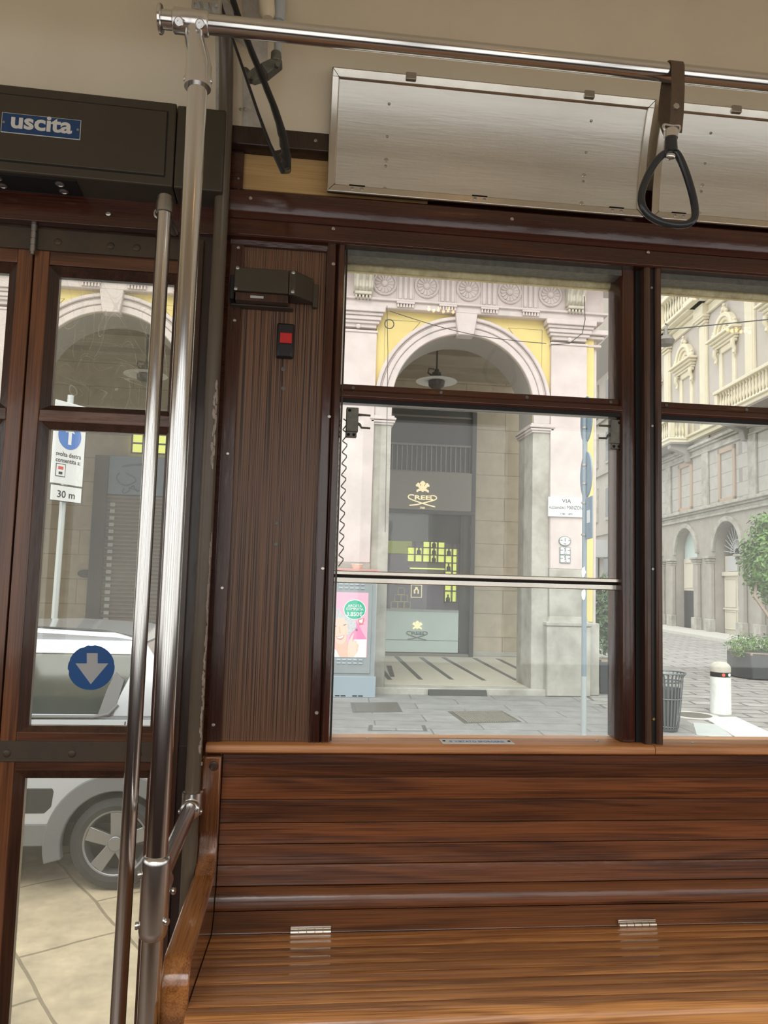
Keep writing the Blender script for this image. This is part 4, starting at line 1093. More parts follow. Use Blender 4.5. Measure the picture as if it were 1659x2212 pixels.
for c in cs:
    for k in range(5): rosette(c + .035 + (k - 2) * .806, 6.848)
    for k in range(4):
        x = c + .035 + (k - 1.5) * .806
        mb = MB()
        for dx in (-.10, 0, .10): mb.box(x + dx - .034, x + dx + .034, YFc - .165, YFc - .1, 6.56, 7.10)
        mb.box(x - .17, x + .17, YFc - .135, YFc - .1, 6.55, 7.12)
        mb.build('triglyph', 'pink2', AR, .01, 1)
        mb = MB()
        mb.box(x - .17, x + .17, YFc - .22, YFc - .14, 6.455, 6.49)
        for j in range(6): mb.lathe([(.016, 0), (.024, .07)], (x - .14 + j * .056, YFc - .19, 6.455), (0, 0, -1), 8)
        mb.build('guttae', 'pink2', AR)
    for dx in (-1.98, 2.12):
        x0, x1 = c + dx - .18, c + dx + .18
        mb = MB().yz([(YFc - .1, 6.62), (YFc - .22, 6.62), (YFc - .30, 6.70), (YFc - .30, 6.82), (YFc - .42, 6.95), (YFc - .55, 7.02), (YFc - .58, 7.12), (YFc - .1, 7.12)], x0, x1)
        for k in range(3): mb.tube([(x0 + .06 + k * .12, YFc - .225, 6.64), (x0 + .06 + k * .12, YFc - .305, 6.70), (x0 + .06 + k * .12, YFc - .305, 6.82), (x0 + .06 + k * .12, YFc - .425, 6.95), (x0 + .06 + k * .12, YFc - .56, 7.03)], .035, 8)
        mb.box(x0 + .02, x1 - .02, YFc - .28, YFc - .1, 6.56, 6.62)
        for k in range(5): mb.box(x0 + .03 + k * .065, x0 + .07 + k * .065, YFc - .26, YFc - .15, 6.49, 6.56)
        mb.build('console', 'cream_pier', AR, .012, 1)
# inside of the arcade
YBK, ZFL = 18.3, -.64
MB().box(xa, 5.95, YFc + .25, YBK, ZG - .02, ZFL).build('arcade_floor', 'arcade_floor', AR)
mb = MB()
for a, b in (((840, 1438), (848, 1462)), ((856, 1418), (909, 1468)), ((909, 1420), (976, 1468)), ((957, 1420), (1046, 1470)), ((1025, 1422), (1116, 1470)), ((1075, 1423), (1150, 1460)), ((800, 1416), (842, 1468))):
    p, q = A(*a, z=ZFL), A(*b, z=ZFL)
    mb.prism([p + V((-.06, 0, -.01)), p + V((.06, 0, -.01)), q + V((.045, 0, -.01)), q + V((-.045, 0, -.01))], (0, 0, .013))
mb.build('floor_inlay', 'dark_stone', AR)
MB().box(cs[0] - 1.75, cs[0] + 1.75, YFc - .16, YFc + .3, ZG - .01, ZFL - .004).build('step', 'grey_stone', AR, .012, 2)
for c in cs[1:]: MB().box(c - 1.75, c + 1.75, YFc - .16, YFc + .3, ZG - .01, ZFL - .004).build('step', 'grey_stone', AR, .012, 2)
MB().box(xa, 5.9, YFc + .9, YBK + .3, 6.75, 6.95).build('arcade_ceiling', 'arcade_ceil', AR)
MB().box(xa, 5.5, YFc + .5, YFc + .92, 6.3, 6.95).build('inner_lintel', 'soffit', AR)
mb = MB()
for yy in (14.2, 15.6, 17.0): mb.box(xa, 5.5, yy, yy + .10, 6.62, 6.76)
mb.build('ceiling_rib', 'arcade_ceil', AR)
MB().box(xa, 6.0, YBK, YBK + .3, ZG, 6.8).build('back_wall', 'travertine', AR)
MB().box(xa, 6.0, YBK - .06, YBK, ZFL, ZFL + .12).build('back_wall_base', 'grey_stone', AR, .01, 1)

# ---- shop front under the arch
def SHP(*q, y=18.2): return A(*q, y=y)
SH = thing('shop_front', 'dark framed shop front with gold crest sign under the arch', 'shop front', (3, 18.2, ZFL))
sx0, sx1 = 1.2, SHP(1022, 1100).x
ztop = SHP(900, 876).z
s0, s1 = SHP(930, 1022).z, SHP(930, 1104).z
MB().box(sx0, sx1, 18.14, 18.3, s0 + .0, ztop).build('dark_void_sheet', 'shop_dark', SH)  # dark sheet standing in for the unlit void behind the railing
mb = MB()
zr0, zr1 = SHP(900, 960).z, SHP(900, 1020).z
mb.box(sx0, sx1 - .12, 18.04, 18.12, zr0 - .05, zr0)
mb.box(sx0, sx1 - .12, 18.04, 18.12, zr1 - .04, zr1 + .02)
n = 26
for k in range(n):
    x = sx0 + (sx1 - .14 - sx0) * k / (n - 1); mb.cyl((x, 18.08, zr1), (x, 18.08, zr0 - .03), .018, n=8)
mb.build('upper_railing', 'iron', SH)
mb = MB()
for q in (880, 900): mb.box(sx0, sx1, 18.08, 18.15, SHP(930, q).z - .05, SHP(930, q).z)
mb.build('transom_bar', 'iron', SH)
band = MB().box(sx0, sx1 - .10, 17.98, 18.16, s1, s0).build('sign_band', 'sign_grey', SH, .01, 1)
MB().box(sx0, sx1, 17.97, 18.2, s1 - .10, s1 - .002).build('canopy_edge', 'shop_dark', SH, .01, 1)
MB().box(sx1 - .10, sx1 + .02, 17.99, 18.3, ZFL, ztop).build('dark_post', 'shop_dark', SH, .01, 1)
PXC = 912.5
def crest(mb, cx, cz, s_, y):
    """Three curled plumes over a ribbon."""
    lobes = [(0, .78, .17), (-.15, .70, .12), (.15, .70, .12), (0, .58, .17), (0, .40, .17)]
    for sg in (-1, 1): lobes += [(sg * .42, .62, .13), (sg * .53, .50, .13), (sg * .36, .48, .15), (sg * .26, .34, .14), (sg * .16, .24, .13), (sg * .34, .06, .12), (sg * .48, .0, .11), (sg * .52, -.08, .08), (sg * .18, .08, .11)]
    for i, (x, z, r_) in enumerate(lobes): mb.lathe([(r_ * s_, 0), (r_ * s_ * .9, .012 + .0006 * i)], (cx + x * s_, y, cz + z * s_), (0, -1, 0), 18)
    mb.xz([(cx + x * s_, cz + z * s_) for x, z in ((-.12, .2), (.12, .2), (.10, -.10), (-.10, -.10))], y - .012, y)
    return mb
def logo(par, cx, cz, s_, y, m_c, m_t, year=True):
    """Crest, word and crossed swash on the sign, S_ the word's width."""
    mb = crest(MB(), cx, cz + .30 * s_, .36 * s_, y); mb.build('crest', m_c, par)
    mb = MB(); mb.text('REE', (cx - .005 * s_, y, cz), .20 * s_, (1, 0, 0), (0, 0, 1), .01, .03, 'CENTER', 1.72)
    r_ = .021 * s_
    def sw(P): mb.tube([(cx + x * s_, y - .004, cz + z * s_) for x, z in P], r_, 8)
    sw([(-.29, .12), (-.32, .145), (-.42, .145), (-.47, .12), (-.49, .075), (-.47, .03), (-.40, -.005), (-.3, -.04), (-.15, -.085), (0, -.13), (.2, -.185), (.44, -.235)])
    sw([(.29, .01), (.29, .145), (.40, .145), (.46, .12), (.485, .075), (.47, .03), (.40, -.005), (.3, -.04), (.15, -.085), (0, -.13), (-.2, -.185), (-.44, -.215)])
    sw([(.29, .01), (.36, .01)])
    if year: mb.text('1760', (cx, y, cz - .31 * s_), .09 * s_, (1, 0, 0), (0, 0, 1), .01, .03, 'CENTER')
    mb.build('lettering', m_t, par)
wd = SHP(944, 1075, y=17.97).x - SHP(881, 1075, y=17.97).x
pc = SHP(912.5, 1079, y=17.97)
logo(band, pc.x, pc.z, wd, 17.975, 'gold', 'gold')
# frosted lower pane
f0, f1 = SHP(900, 1321, y=18.05), SHP(900, 1409, y=18.05)
fx1 = SHP(990, 1360, y=18.05).x
fp = MB().box(sx0, fx1, 18.05, 18.09, f1.z, f0.z).build('frosted_panel', 'frost', SH, .006, 1)
pc = SHP(901, 1371, y=18.04); wd2 = SHP(924, 1370, y=18.04).x - SHP(878, 1370, y=18.04).x
logo(fp, pc.x, pc.z, wd2, 18.045, 'gold', 'frost_ink', False)
MB().box(sx0, fx1, 18.046, 18.05, pc.z - .15, pc.z - .135).build('thin_line', 'frost_ink', fp)
mb = MB().box(sx0, sx1 - .06, 18.02, 18.2, ZFL, f1.z - .02); mb.build('base_rail', 'sign_grey', SH, .01, 1)
MB().box(sx0, fx1, 18.04, 18.2, f0.z, f0.z + .06).build('display_ledge', 'pale_slab', SH, .006, 1)
MB().box(fx1 + .02, sx1 - .10, 18.10, 18.16, ZFL, s1 - .1).build('door_stile', 'shop_dark', SH)
MB().box(sx0, sx1, 18.28, 18.30, ZFL, s1).build('shop_back', 'purple', SH)
MB().box(sx0, fx1 + .1, 18.235, 18.25, SHP(900, 1172).z, SHP(900, 1112).z).build('upper_back_panel', 'win_dark', SH)
MB().box(sx0, SHP(890, 1170).x, 18.22, 18.24, SHP(850, 1195).z, SHP(850, 1168).z).build('glowing_fascia', 'green_lit', SH)
# lit niches
NX = [SHP(x, 1200).x for x in (880, 896, 912.5, 928.5, 945, 961, 977, 988)]
NZ = [SHP(930, z).z for z in (1171, 1184.5, 1200, 1216)]
bott = []
mbn = MB(); mbl = MB()
cells = [(2, 0), (3, 0), (4, 0), (0, 1), (1, 1), (2, 1), (3, 1), (4, 1), (5, 1), (6, 1), (0, 2), (1, 2), (2, 2), (3, 2), (4, 2), (5, 2), (6, 2)]
NZ2 = [SHP(980, z).z for z in (1216, 1235, 1258, 1278, 1302)]
for i, j in cells:
    mbn.box(NX[i] + .02, NX[i + 1] - .02, 18.22, 18.24, NZ[j + 1] + .03, NZ[j])
for j in range(4):
    for i in (5, 6): mbn.box(NX[i] + .02, NX[i + 1] - .02, 18.22, 18.24, NZ2[j + 1] + .03, NZ2[j] - .005)
nb = mbn.build('lit_niche_backs', 'lit', SH)
nb['kind'] = 'stuff'
mb = MB()
for z in NZ[1:]: mb.box(NX[0], NX[-1], 18.12, 18.23, z, z + .025)
for z in NZ2[1:]: mb.box(NX[5], NX[7], 18.12, 18.23, z, z + .025)
for x in NX[1:]: mb.box(x - .012, x + .012, 18.12, 18.23, NZ[3] if x < NX[5] else NZ2[-1], NZ[0])
mb.build('shelf_grid', 'shop_dark', SH)
MB().box(SHP(885, 1228).x, SHP(960, 1228).x, 18.14, 18.20, SHP(900, 1229).z, SHP(900, 1226.5).z).build('gold_shelf_edge', 'lit', SH)
# pyramid of gold framed boxes on the ledge
zb = f0.z + .06
mb = MB()
def frame(mb, x0, x1, z0, z1, y, r_=.014):
    mb.tube([(x0, y, z0), (x1, y, z0), (x1, y, z1), (x0, y, z1)], r_, 6, closed=True)
P0, P1 = SHP(845, 1300, y=18.1).x, SHP(887, 1300, y=18.1).x
wq = (P1 - P0) / 3; hq = SHP(866, 1291, y=18.1).z - SHP(866, 1306, y=18.1).z
for row, n_ in enumerate((3, 2, 1)):
    for k in range(n_):
        xx = P0 + wq * (k + row * .5); frame(mb, xx, xx + wq * .96, zb + hq * row + .01, zb + hq * (row + 1), 18.1)
mb.build('gold_box_pyramid', 'gold_line', SH)
mb = MB(); q0, q1 = SHP(888, 1290, y=18.06), SHP(911, 1264, y=18.06)
frame(mb, q0.x, q1.x, q0.z, q1.z, 18.06, .016)
cxn = (q0.x + q1.x) / 2; hh = q1.z - q0.z
mb.tube([(cxn + dx * hh, 18.06, q0.z + dz * hh) for dx, dz in ((-.14, .3), (-.16, .55), (-.05, .68), (-.05, .8), (.05, .8), (.05, .68), (.16, .55), (.14, .3))], .022, 6)
mb.build('gold_outline_sign', 'gold', SH)
MB().box(sx0, sx1 - .1, 17.985, 17.99, f0.z + .05, s1 - .1).build('shop_pane', 'glass', SH)
rown = {0: 'top row', 1: 'second row', 2: 'third row'}
ordn = ['first', 'second', 'third', 'fourth', 'fifth', 'sixth', 'seventh']
proto = None
def bottle(x, z, label):
    global proto
    if proto is None:
        t = thing('perfume_bottle', label, 'bottle', (x, 18.17, z), 'bottles on the lit shop shelves')
        MB().lathe([(.05, 0), (.055, .01), (.055, .09), (.03, .12), (.018, .125), (.018, .135)], (x, 18.17, z), (0, 0, 1), 14).build('flask', 'shop_dark', t)
        MB().lathe([(.022, 0), (.024, .045), (.016, .055)], (x, 18.17, z + .135), (0, 0, 1), 12).build('stopper', 'shop_dark', t)
        proto = t
    else:
        t = proto.copy(); C.objects.link(t); t.location = (x, 18.17, z); t['label'] = label
        for ch in proto.children:
            c_ = ch.copy(); C.objects.link(c_); c_.parent = t
for i, j in ((3, 0), (1, 1), (3, 1), (5, 1), (3, 2)):
    bottle((NX[i] + NX[i + 1]) / 2, NZ[j + 1] + .025, 'dark perfume bottle in the %s of lit niches, %s from left' % (rown[j], ordn[i]))
for k, nm in ((0, 'upper'), (1, 'middle'), (3, 'lowest')):
    bottle((NX[5] + NX[6]) / 2, NZ2[k + 1] + .025, 'dark perfume bottle in the %s niche of the lit right column' % nm)

# ---- pendant lamp in the arch, and a second one in the arch to the left
def pendant(px, dy, label):
    y = 15.0
    p = A(px, 822 + dy, y=y)
    t = thing('pendant_lamp', label, 'lamp', (p.x, y, p.z), 'lamps hung under the arcade')
    MB().cyl((p.x, y, p.z + .26), (p.x, y, 6.75), .022, n=10).build('rod', 'black', t)
    MB().lathe([(.05, .26), (.06, .2), (.10, .18), (.11, .1), (.16, .06), (.17, .0)], (p.x, y, p.z), (0, 0, 1), 20).build('lamp_body', 'black', t)
    MB().lathe([(.16, .03), (.46, -.015), (.47, -.03), (.15, .0)], (p.x, y, p.z), (0, 0, 1), 36).build('shade', 'lamp_white', t)
    MB().lathe([(0, -.20), (.10, -.19), (.18, -.12), (.19, -.02)], (p.x, y, p.z), (0, 0, 1), 20).build('bulb_cover', 'black', t)
    MB().tube([(p.x - .1, y, p.z + .1), (p.x - .2, y, p.z + .17), (p.x - .18, y, p.z + .27), (p.x - .06, y, p.z + .26)], .02, 8).build('bracket', 'black', t)
    return t
pendant(943, 0, 'black pendant lamp with flat white shade under the arch above the shop')
pendant(315, -14, 'dark pendant lamp under the left arch seen through the door glass')

# ---- marble street name plate and the three small plates
def plate_box(q0, q1, y0, y1): a, b = A(*q0, y=y0), A(*q1, y=y0); return a, b
a, b = A(1185, 1073, y=12.06), A(1262, 1118, y=12.06)
mp_ = thing('street_name_plate', 'white marble street name plate on the pink pilaster', 'sign', ((a.x + b.x) / 2, 12.08, b.z))
MB().box(a.x, b.x + .02, 12.06, 12.10, b.z, a.z).build('slab', 'marble', mp_, .004)
hh = a.z - b.z; xc = (a.x + b.x) / 2
mb = MB().text('VIA', (xc, 12.059, b.z + hh * .72), .105, (1, 0, 0), (0, 0, 1), .004, .0, 'CENTER', 1.1)
mb.text('ALESSANDRO', (a.x + .012, 12.059, b.z + hh * .40), .066, (1, 0, 0), (0, 0, 1), .004, .0, 'LEFT', .80)
mb.text('MANZONI', (a.x + .012 + (b.x - a.x) * .50, 12.059, b.z + hh * .39), .103, (1, 0, 0), (0, 0, 1), .004, .0, 'LEFT', .66)
mb.text('1785 - 1873', (xc, 12.059, b.z + hh * .10), .045, (1, 0, 0), (0, 0, 1), .004, .008, 'CENTER', 1.1)
mb.build('lettering', 'ink', mp_)
def small_plate(q, w_, h_, round_, ch, nums, label):
    p = A(*q, y=12.06)
    t = thing('small_plate', label, 'sign', (p.x, 12.08, p.z - h_ / 2))
    if round_: poly = [(p.x + w_ / 2 * math.cos(2 * PI * k / 36), p.z + h_ / 2 * math.sin(2 * PI * k / 36)) for k in range(36)]
    else: poly = [(p.x - w_ / 2, p.z - h_ / 2), (p.x + w_ / 2, p.z - h_ / 2), (p.x + w_ / 2, p.z + h_ / 2), (p.x - w_ / 2, p.z + h_ / 2)]
    MB().xz(poly, 12.075, 12.10).build('rim', 'frost_ink', t)
    k = .88
    MB().xz([(p.x + (x - p.x) * k, p.z + (z - p.z) * k) for x, z in poly], 12.070, 12.08).build('face', 'marble', t)
    mb = MB().text(ch, (p.x, 12.069, p.z - .01), .10, (1, 0, 0), (0, 0, 1), .003, .01, 'CENTER')
    for sg, s_ in zip((-1, 1), nums): mb.text(s_, (p.x + sg * w_ * .32, 12.069, p.z + .0), .032, (1, 0, 0), (0, 0, 1), .003, .01, 'CENTER')
    mb.text(nums[2], (p.x, 12.069, p.z - h_ * .36), .034, (1, 0, 0), (0, 0, 1), .003, .01, 'CENTER')
    mb.build('lettering', 'ink', t)
small_plate((1221, 1168.5), .235, .185, True, 'I', ('038', '120', '040'), 'oval plate with a letter I on the pink pilaster below the marble plate')
small_plate((1221.5, 1190), .205, .145, False, 'S', ('055', '100', '010'), 'upper of the two rectangular S plates on the pink pilaster')
small_plate((1221.5, 1207.5), .205, .145, False, 'S', ('055', '100', '130'), 'lower of the two rectangular S plates on the pink pilaster')

# ---- electrical cabinet with advertising poster
a, b = A(726, 1236, y=11.6), A(806, 1489, y=11.6)
YC = 11.6
cx0, cx1 = b.x - .78, b.x + .02
cz1 = A(780, 1238, y=YC).z
cb = thing('street_cabinet', 'grey street cabinet with pink advertising poster beside the arch', 'cabinet', ((cx0 + cx1) / 2, YC + .2, ZG))
MB().box(cx0, cx1, YC, YC + .42, A(770, 1462, y=YC).z, cz1).build('body', 'cab', cb, .01, 2)
MB().box(cx0 - .01, cx1 + .02, YC - .02, YC + .44, ZG, A(770, 1461, y=YC).z).build('base', 'cab_base', cb, .01, 2)
mb = MB()
for k in (0, 1, 3, 4): mb.box(cx0 + .12 + k * .1, cx0 + .2 + k * .1, YC - .024, YC, ZG + .02, ZG + .04)
mb.build('base_slot', 'slot', cb)
MB().xz([(cx0 - .02, cz1), (cx1 + .06, cz1), (cx1 + .06, cz1 + .045), (cx1 - .02, cz1 + .07), (cx0 - .02, cz1 + .075)], YC - .05, YC + .47).build('red_top', 'cab_top', cb, .008, 2)
dr = MB().box(cx0 + .05, cx1 - .085, YC - .016, YC, A(770, 1455, y=YC).z, A(770, 1262, y=YC).z).build('cabinet_door', 'cab', cb, .006, 1)
mb = MB()
for zpx in (1263, 1271, 1425.5, 1433):
    for k in range(5):
        z = A(760, zpx, y=YC).z; x = cx0 + .13 + k * .095
        mb.yz([(YC - .016, z), (YC - .030, z - .004), (YC - .016, z + .016)], x, x + .065)
mb.build('louvre', 'cab_base', dr)
pu0, pv0 = A(728, 1419, y=YC - .02), A(795, 1282, y=YC - .02)
px0, px1, pz0, pz1 = cx0 + .065, A(794, 1350, y=YC - .02).x, A(770, 1420, y=YC - .02).z, A(770, 1280, y=YC - .02).z
po = MB().box(px0, px1, YC - .021, YC - .016, pz0, pz1).build('poster', 'poster_pink', dr)
pw_, ph_ = px1 - px0, pz1 - pz0
def UV(u, v): return (px0 + u * pw_, pz0 + v * ph_)
def flat(name, m, polys, lay):
    mb = MB()
    for i, pl_ in enumerate(polys): mb.xz([UV(*q) for q in pl_], YC - .0215 - .0012 * lay - .0009 - .00012 * i, YC - .0214 - .0012 * lay - .00012 * i)
    return mb.build(name, m, po)
def ell(u, v, ru, rv, a0=0, a1=360, n=28): return [(u + ru * math.cos(math.radians(a0 + (a1 - a0) * k / n)), v + rv * math.sin(math.radians(a0 + (a1 - a0) * k / n))) for k in range(n)]
flat('deep_pink_wedge', 'poster_deep', [[(.45, .28), (.98, .28), (.66, .56)]], 0)
flat('white_clothing', 'white', [[(-.0, 0), (.0, .13), (.12, .10), (.24, .0)], [(.62, .0), (.98, .0), (.98, .28), (.62, .27), (.5, .1)]], 1)
flat('grey_hair', 'hair', [ell(.22, .53, .30, .125), ell(.50, .49, .16, .10), ell(.42, .42, .14, .075), [(.02, .58), (.02, .75), (.15, .72), (.3, .62)]], 1)
flat('neck', 'skin', [[(.06, .26), (.40, .26), (.44, .0), (.2, .0), (.05, .14)]], 2)
flat('face', 'skin2', [ell(.20, .40, .215, .205), ell(.16, .50, .17, .10)], 3)
flat('hand', 'skin2', [[(.44, .0), (.42, .10), (.44, .22), (.50, .30), (.57, .37), (.60, .36), (.55, .25), (.62, .24), (.70, .20), (.74, .12), (.66, .04), (.60, .0)], ell(.64, .23, .06, .03), ell(.70, .18, .055, .03)], 4)
flat('cheek_lines', 'skin', [[(.30, .50), (.40, .505), (.31, .485)], [(.0, .46), (.08, .475), (.02, .455)], [(.14, .46), (.17, .47), (.22, .37), (.12, .365), (.15, .38)], [(.02, .42), (.05, .36), (.03, .30)], [(.36, .40), (.385, .34), (.36, .28)]], 4)
flat('eyes', 'ink', [[(.25, .485), (.31, .502), (.37, .50), (.31, .492)], [(.0, .465), (.04, .48), (.085, .468), (.04, .47)]], 5)
flat('lips', 'lips', [[(.06, .315), (.16, .318), (.32, .345), (.30, .30), (.22, .262), (.12, .275)]], 5)
flat('teeth', 'white', [[(.085, .308), (.17, .312), (.30, .334), (.27, .30), (.2, .285), (.13, .288)]], 6)
flat('white_ring', 'white', [ell(.60, .735, .335, .155, n=44)], 2)
flat('green_disc', 'green', [ell(.60, .735, .315, .146, n=44)], 3)
flat('tooth_tile', 'lips', [[(.72, .585), (.9, .61), (.86, .51), (.74, .50)]], 4)
flat('tooth', 'white', [[(.74, .575), (.86, .595), (.83, .53), (.78, .535), (.75, .54)]], 5)
mb = MB()
def ptxt(s_, u, v, size, sx=1.0): mb.text(s_, (*UV(u, v)[:1], YC - .0285, UV(u, v)[1]), size, (1, 0, 0), (0, 0, 1), .001, .015, 'CENTER', sx)
ptxt('ARCATA', .60, .775, .062); ptxt('COMPLETA', .60, .725, .062, .95); ptxt('3.850\u20ac', .60, .635, .10, 1.0)
mb.build('lettering', 'white', po)
mb = MB(); mb.lathe([(.018, 0), (.018, .006), (.008, .008)], A(770, 1360, y=YC - .024), (0, -1, 0), 16); mb.build('lock', 'iron', dr)
pb_ = A(771, 1226, y=YC + .15)
cupt = thing('paper_bowl', 'white paper bowl left on the red top of the street cabinet', 'bowl', (pb_.x, YC + .15, cz1 + .07))
MB().lathe([(.07, 0), (.085, .03), (.10, .075)], (pb_.x, YC + .15, cz1 + .072), (0, 0, 1), 28).build('bowl_side', 'skin2', cupt)
MB().lathe([(.10, .075), (.106, .078), (.106, .086), (.085, .082)], (pb_.x, YC + .15, cz1 + .072), (0, 0, 1), 28).build('rim', 'white', cupt)

# ---- manhole covers, grating, dark mat
def quad_thing(name, pix, label, cat, m, inner=None, pattern=None):
    P_ = [GP(*q) for q in pix]; c = sum(P_, V((0, 0, 0))) / 4
    t = thing(name, label, cat, c)
    MB().prism([p - V((0, 0, .01)) for p in P_], (0, 0, .013)).build('frame', m, t)
    if inner:
        I_ = [c + (p - c) * .86 for p in P_]
        MB().prism([p - V((0, 0, .01)) for p in I_], (0, 0, .016)).build('plate', inner, t)
        if pattern:
            mb = MB()
            for k in range(pattern):
                u = (k + .5) / pattern
                a_, b_ = I_[0].lerp(I_[1], u), I_[3].lerp(I_[2], u)
                mb.tube([a_ + V((0, 0, .007)), b_ + V((0, 0, .007))], .009, 6)
            mb.build('ribs', 'grate', t)
    return t
quad_thing('drain_grating', ((967, 1537), (1085, 1536), (1128, 1560), (1003, 1563)), 'ribbed iron grating in the pavement before the arch', 'grating', 'iron', 'dark_stone', 22)
quad_thing('manhole_cover', ((757, 1518), (858, 1517), (870, 1538), (762, 1540)), 'dark rectangular cover in the pavement before the street cabinet', 'manhole cover', 'dark_stone', 'iron')
quad_thing('manhole_cover', ((797, 1566.5), (918, 1567), (924, 1580), (795, 1579)), 'narrow stone framed cover nearest the first window sill', 'manhole cover', 'dark_stone', 'street')
a = GP(1497, 1545)
rc = thing('round_cover', 'round iron cover in the paving beside the white bollard', 'manhole cover', a)
MB().lathe([(.40, -.02), (.40, .003)], a, (0, 0, 1), 36).build('collar', 'kerbstone', rc)
MB().lathe([(.29, -.02), (.29, .005)], a, (0, 0, 1), 36).build('lid', 'iron', rc)
p0, p1 = A(925, 1494, y=12.02), A(1050, 1494, y=12.02)
mt = thing('dark_patch', 'dark rubber patch along the front of the stone step', 'ramp', ((p0.x + p1.x) / 2, 11.98, ZG))
MB().yz([(12.039, ZG + .095), (12.0, ZG + .10), (11.94, ZG + .05), (11.92, ZG), (12.039, ZG)], p0.x, p1.x).build('ramp_body', 'darkmat', mt, .006, 2)

# ---- under the left arch: shuttered shop seen through the door
def LP(*q): return A(*q, y=18.2)
ls = thing('shuttered_shop', 'closed shop with grey roller shutter under the left arch', 'shop front', (-7, 18.2, ZFL))
a, b = LP(214, 1075), LP(345, 1360)
xR = LP(345, 1000).x + 1.2
MB().box(a.x - .12, a.x + .22, 18.05, 18.3, ZFL, LP(215, 985).z).build('dark_jamb', 'shop_dark', ls, .01, 1)
MB().box(a.x + .22, xR, 18.10, 18.2, LP(240, 1068).z, LP(240, 985).z).build('shutter_box', 'sign_back', ls, .01, 1)
mb = MB()
z = ZFL; zt_ = LP(240, 1072).z
while z < zt_:
    mb.yz([(18.17, z), (18.14, z + .02), (18.14, z + .07), (18.17, z + .09)], a.x + .22, xR); z += .1
mb.build('roller_slats', 'shutter', ls)
MB().box(a.x + .2, xR, 18.17, 18.2, ZFL, zt_).build('shutter_back', 'brickish', ls)
mb = MB()
z = ZFL + .2
while z < zt_ - .2:
    mb.box(a.x + .30, a.x + .42, 18.12, 18.14, z, z + .09); z += .17
mb.build('guide_clips', 'white_grey', ls)
mb = MB()
random.seed(5)
for pts in ([(258, 1010), (280, 1003), (300, 1006), (316, 1000)], [(262, 1018), (250, 1030), (258, 1045), (275, 1050), (300, 1036)], [(270, 1052), (262, 1064), (275, 1066), (288, 1045), (292, 1062), (304, 1060)]):
    mb.tube(smooth_loop([A(*q, y=18.095) for q in pts], 1), .016, 6)
mb.build('graffiti', 'graffiti', ls)
yw = thing('lit_window', 'yellow lit window with dark glazing bars above the shuttered shop', 'window', LP(310, 985))
a, b = LP(285, 936), LP(360, 982)
MB().box(a.x, b.x, 18.20, 18.3, b.z, a.z).build('lit_pane', 'lit', yw)
mb = MB()
for x in (a.x + .02, (a.x * 2 + b.x) / 3, (a.x + 2 * b.x) / 3): mb.box(x - .02, x + .02, 18.16, 18.2, b.z, a.z)
for z in (a.z, (a.z + b.z) / 2, b.z): mb.box(a.x, b.x, 18.16, 18.2, z - .02, z + .02)
mb.build('glazing_bars', 'shop_dark', yw)
p = A(185, 1239, y=18.28)
op = thing('oval_plaque', 'dark oval plaque on the stone wall under the left arch', 'plaque', p)
MB().xz([(p.x + .19 * math.cos(t), p.z + .10 * math.sin(t)) for t in [2 * PI * k / 32 for k in range(32)]], 18.24, 18.30).build('disc', 'shop_dark', op, .008, 2)

# ---- traffic signs by the door
YS2 = 7.0
pp = A(133, 1100, y=YS2)
sg = thing('traffic_sign', 'white traffic sign with blue arrow disc on a galvanised post, seen through door', 'sign', (pp.x, YS2, ZG))
pt, pb_ = A(146, 930, y=YS2), A(128, 1280, y=YS2)
MB().cyl((pp.x - .02, YS2 + .03, ZG), (pp.x + .01, YS2 + .03, 3.25), .034, n=20).build('post', 'galv', sg)
TH = math.radians(56); ru = V((math.cos(TH), math.sin(TH), 0)); nn = V((math.sin(TH), -math.cos(TH), 0))
cc = A(148, 990, y=YS2); cc = V((cc.x, YS2 - .03, cc.z))
def SG(u, h, d=0.0): return cc + ru * u + V((0, 0, h)) + nn * d
def spanel(u0, u1, h0, h1, d0, d1, name, m, par, bev=.0):
    vs = [SG(u, h, d) for u in (u0, u1) for d in (d0, d1) for h in (h0, h1)]
    return MB().add(vs, [(0, 1, 3, 2), (4, 6, 7, 5), (0, 4, 5, 1), (2, 3, 7, 6), (0, 2, 6, 4), (1, 5, 7, 3)]).build(name, m, par, bev)
hu = .215
h_b = A(145, 1048, y=YS2).z - cc.z
bp_ = spanel(-hu, hu, h_b, .62, 0, .012, 'sign_panel', 'sign_white', sg, .004)
def sdisc(h, r, d0, d1, n=40): return [SG(r * math.cos(2 * PI * k / n), h + r * math.sin(2 * PI * k / n), d0) for k in range(n)]
hd = A(148, 943, y=YS2).z - cc.z
MB().prism(sdisc(hd, .155, .012, .016), nn * .003).build('blue_disc', 'sign_blue', bp_)
mb = MB()
mb.prism([SG(u, hd + h, .0155) for u, h in ((-.022, -.10), (.022, -.10), (.022, .04), (.065, .03), (0, .115), (-.065, .03), (-.022, .04))], nn * .002)
mb.build('white_arrow', 'sign_white', bp_)
mb = MB().text('svolta destra', SG(0, A(148, 985, y=YS2).z - cc.z - .02, .013), .072, ru, (0, 0, 1), .002, .01, 'CENTER', .92)
mb.text('consentita a:', SG(0, A(148, 998, y=YS2).z - cc.z - .02, .013), .072, ru, (0, 0, 1), .002, .01, 'CENTER', .92)
mb.build('lettering', 'ink', bp_)
hb = A(135, 1019, y=YS2).z - cc.z
bs = spanel(-.16, -.03, hb - .07, hb + .075, .012, .014, 'pictogram_frame', 'ink', bp_)
spanel(-.152, -.038, hb - .062, hb + .067, .0135, .0148, 'pictogram_field', 'sign_white', bp_)
spanel(-.13, -.06, hb + .01, hb + .045, .0145, .0155, 'red_mark', 'sign_red', bp_)
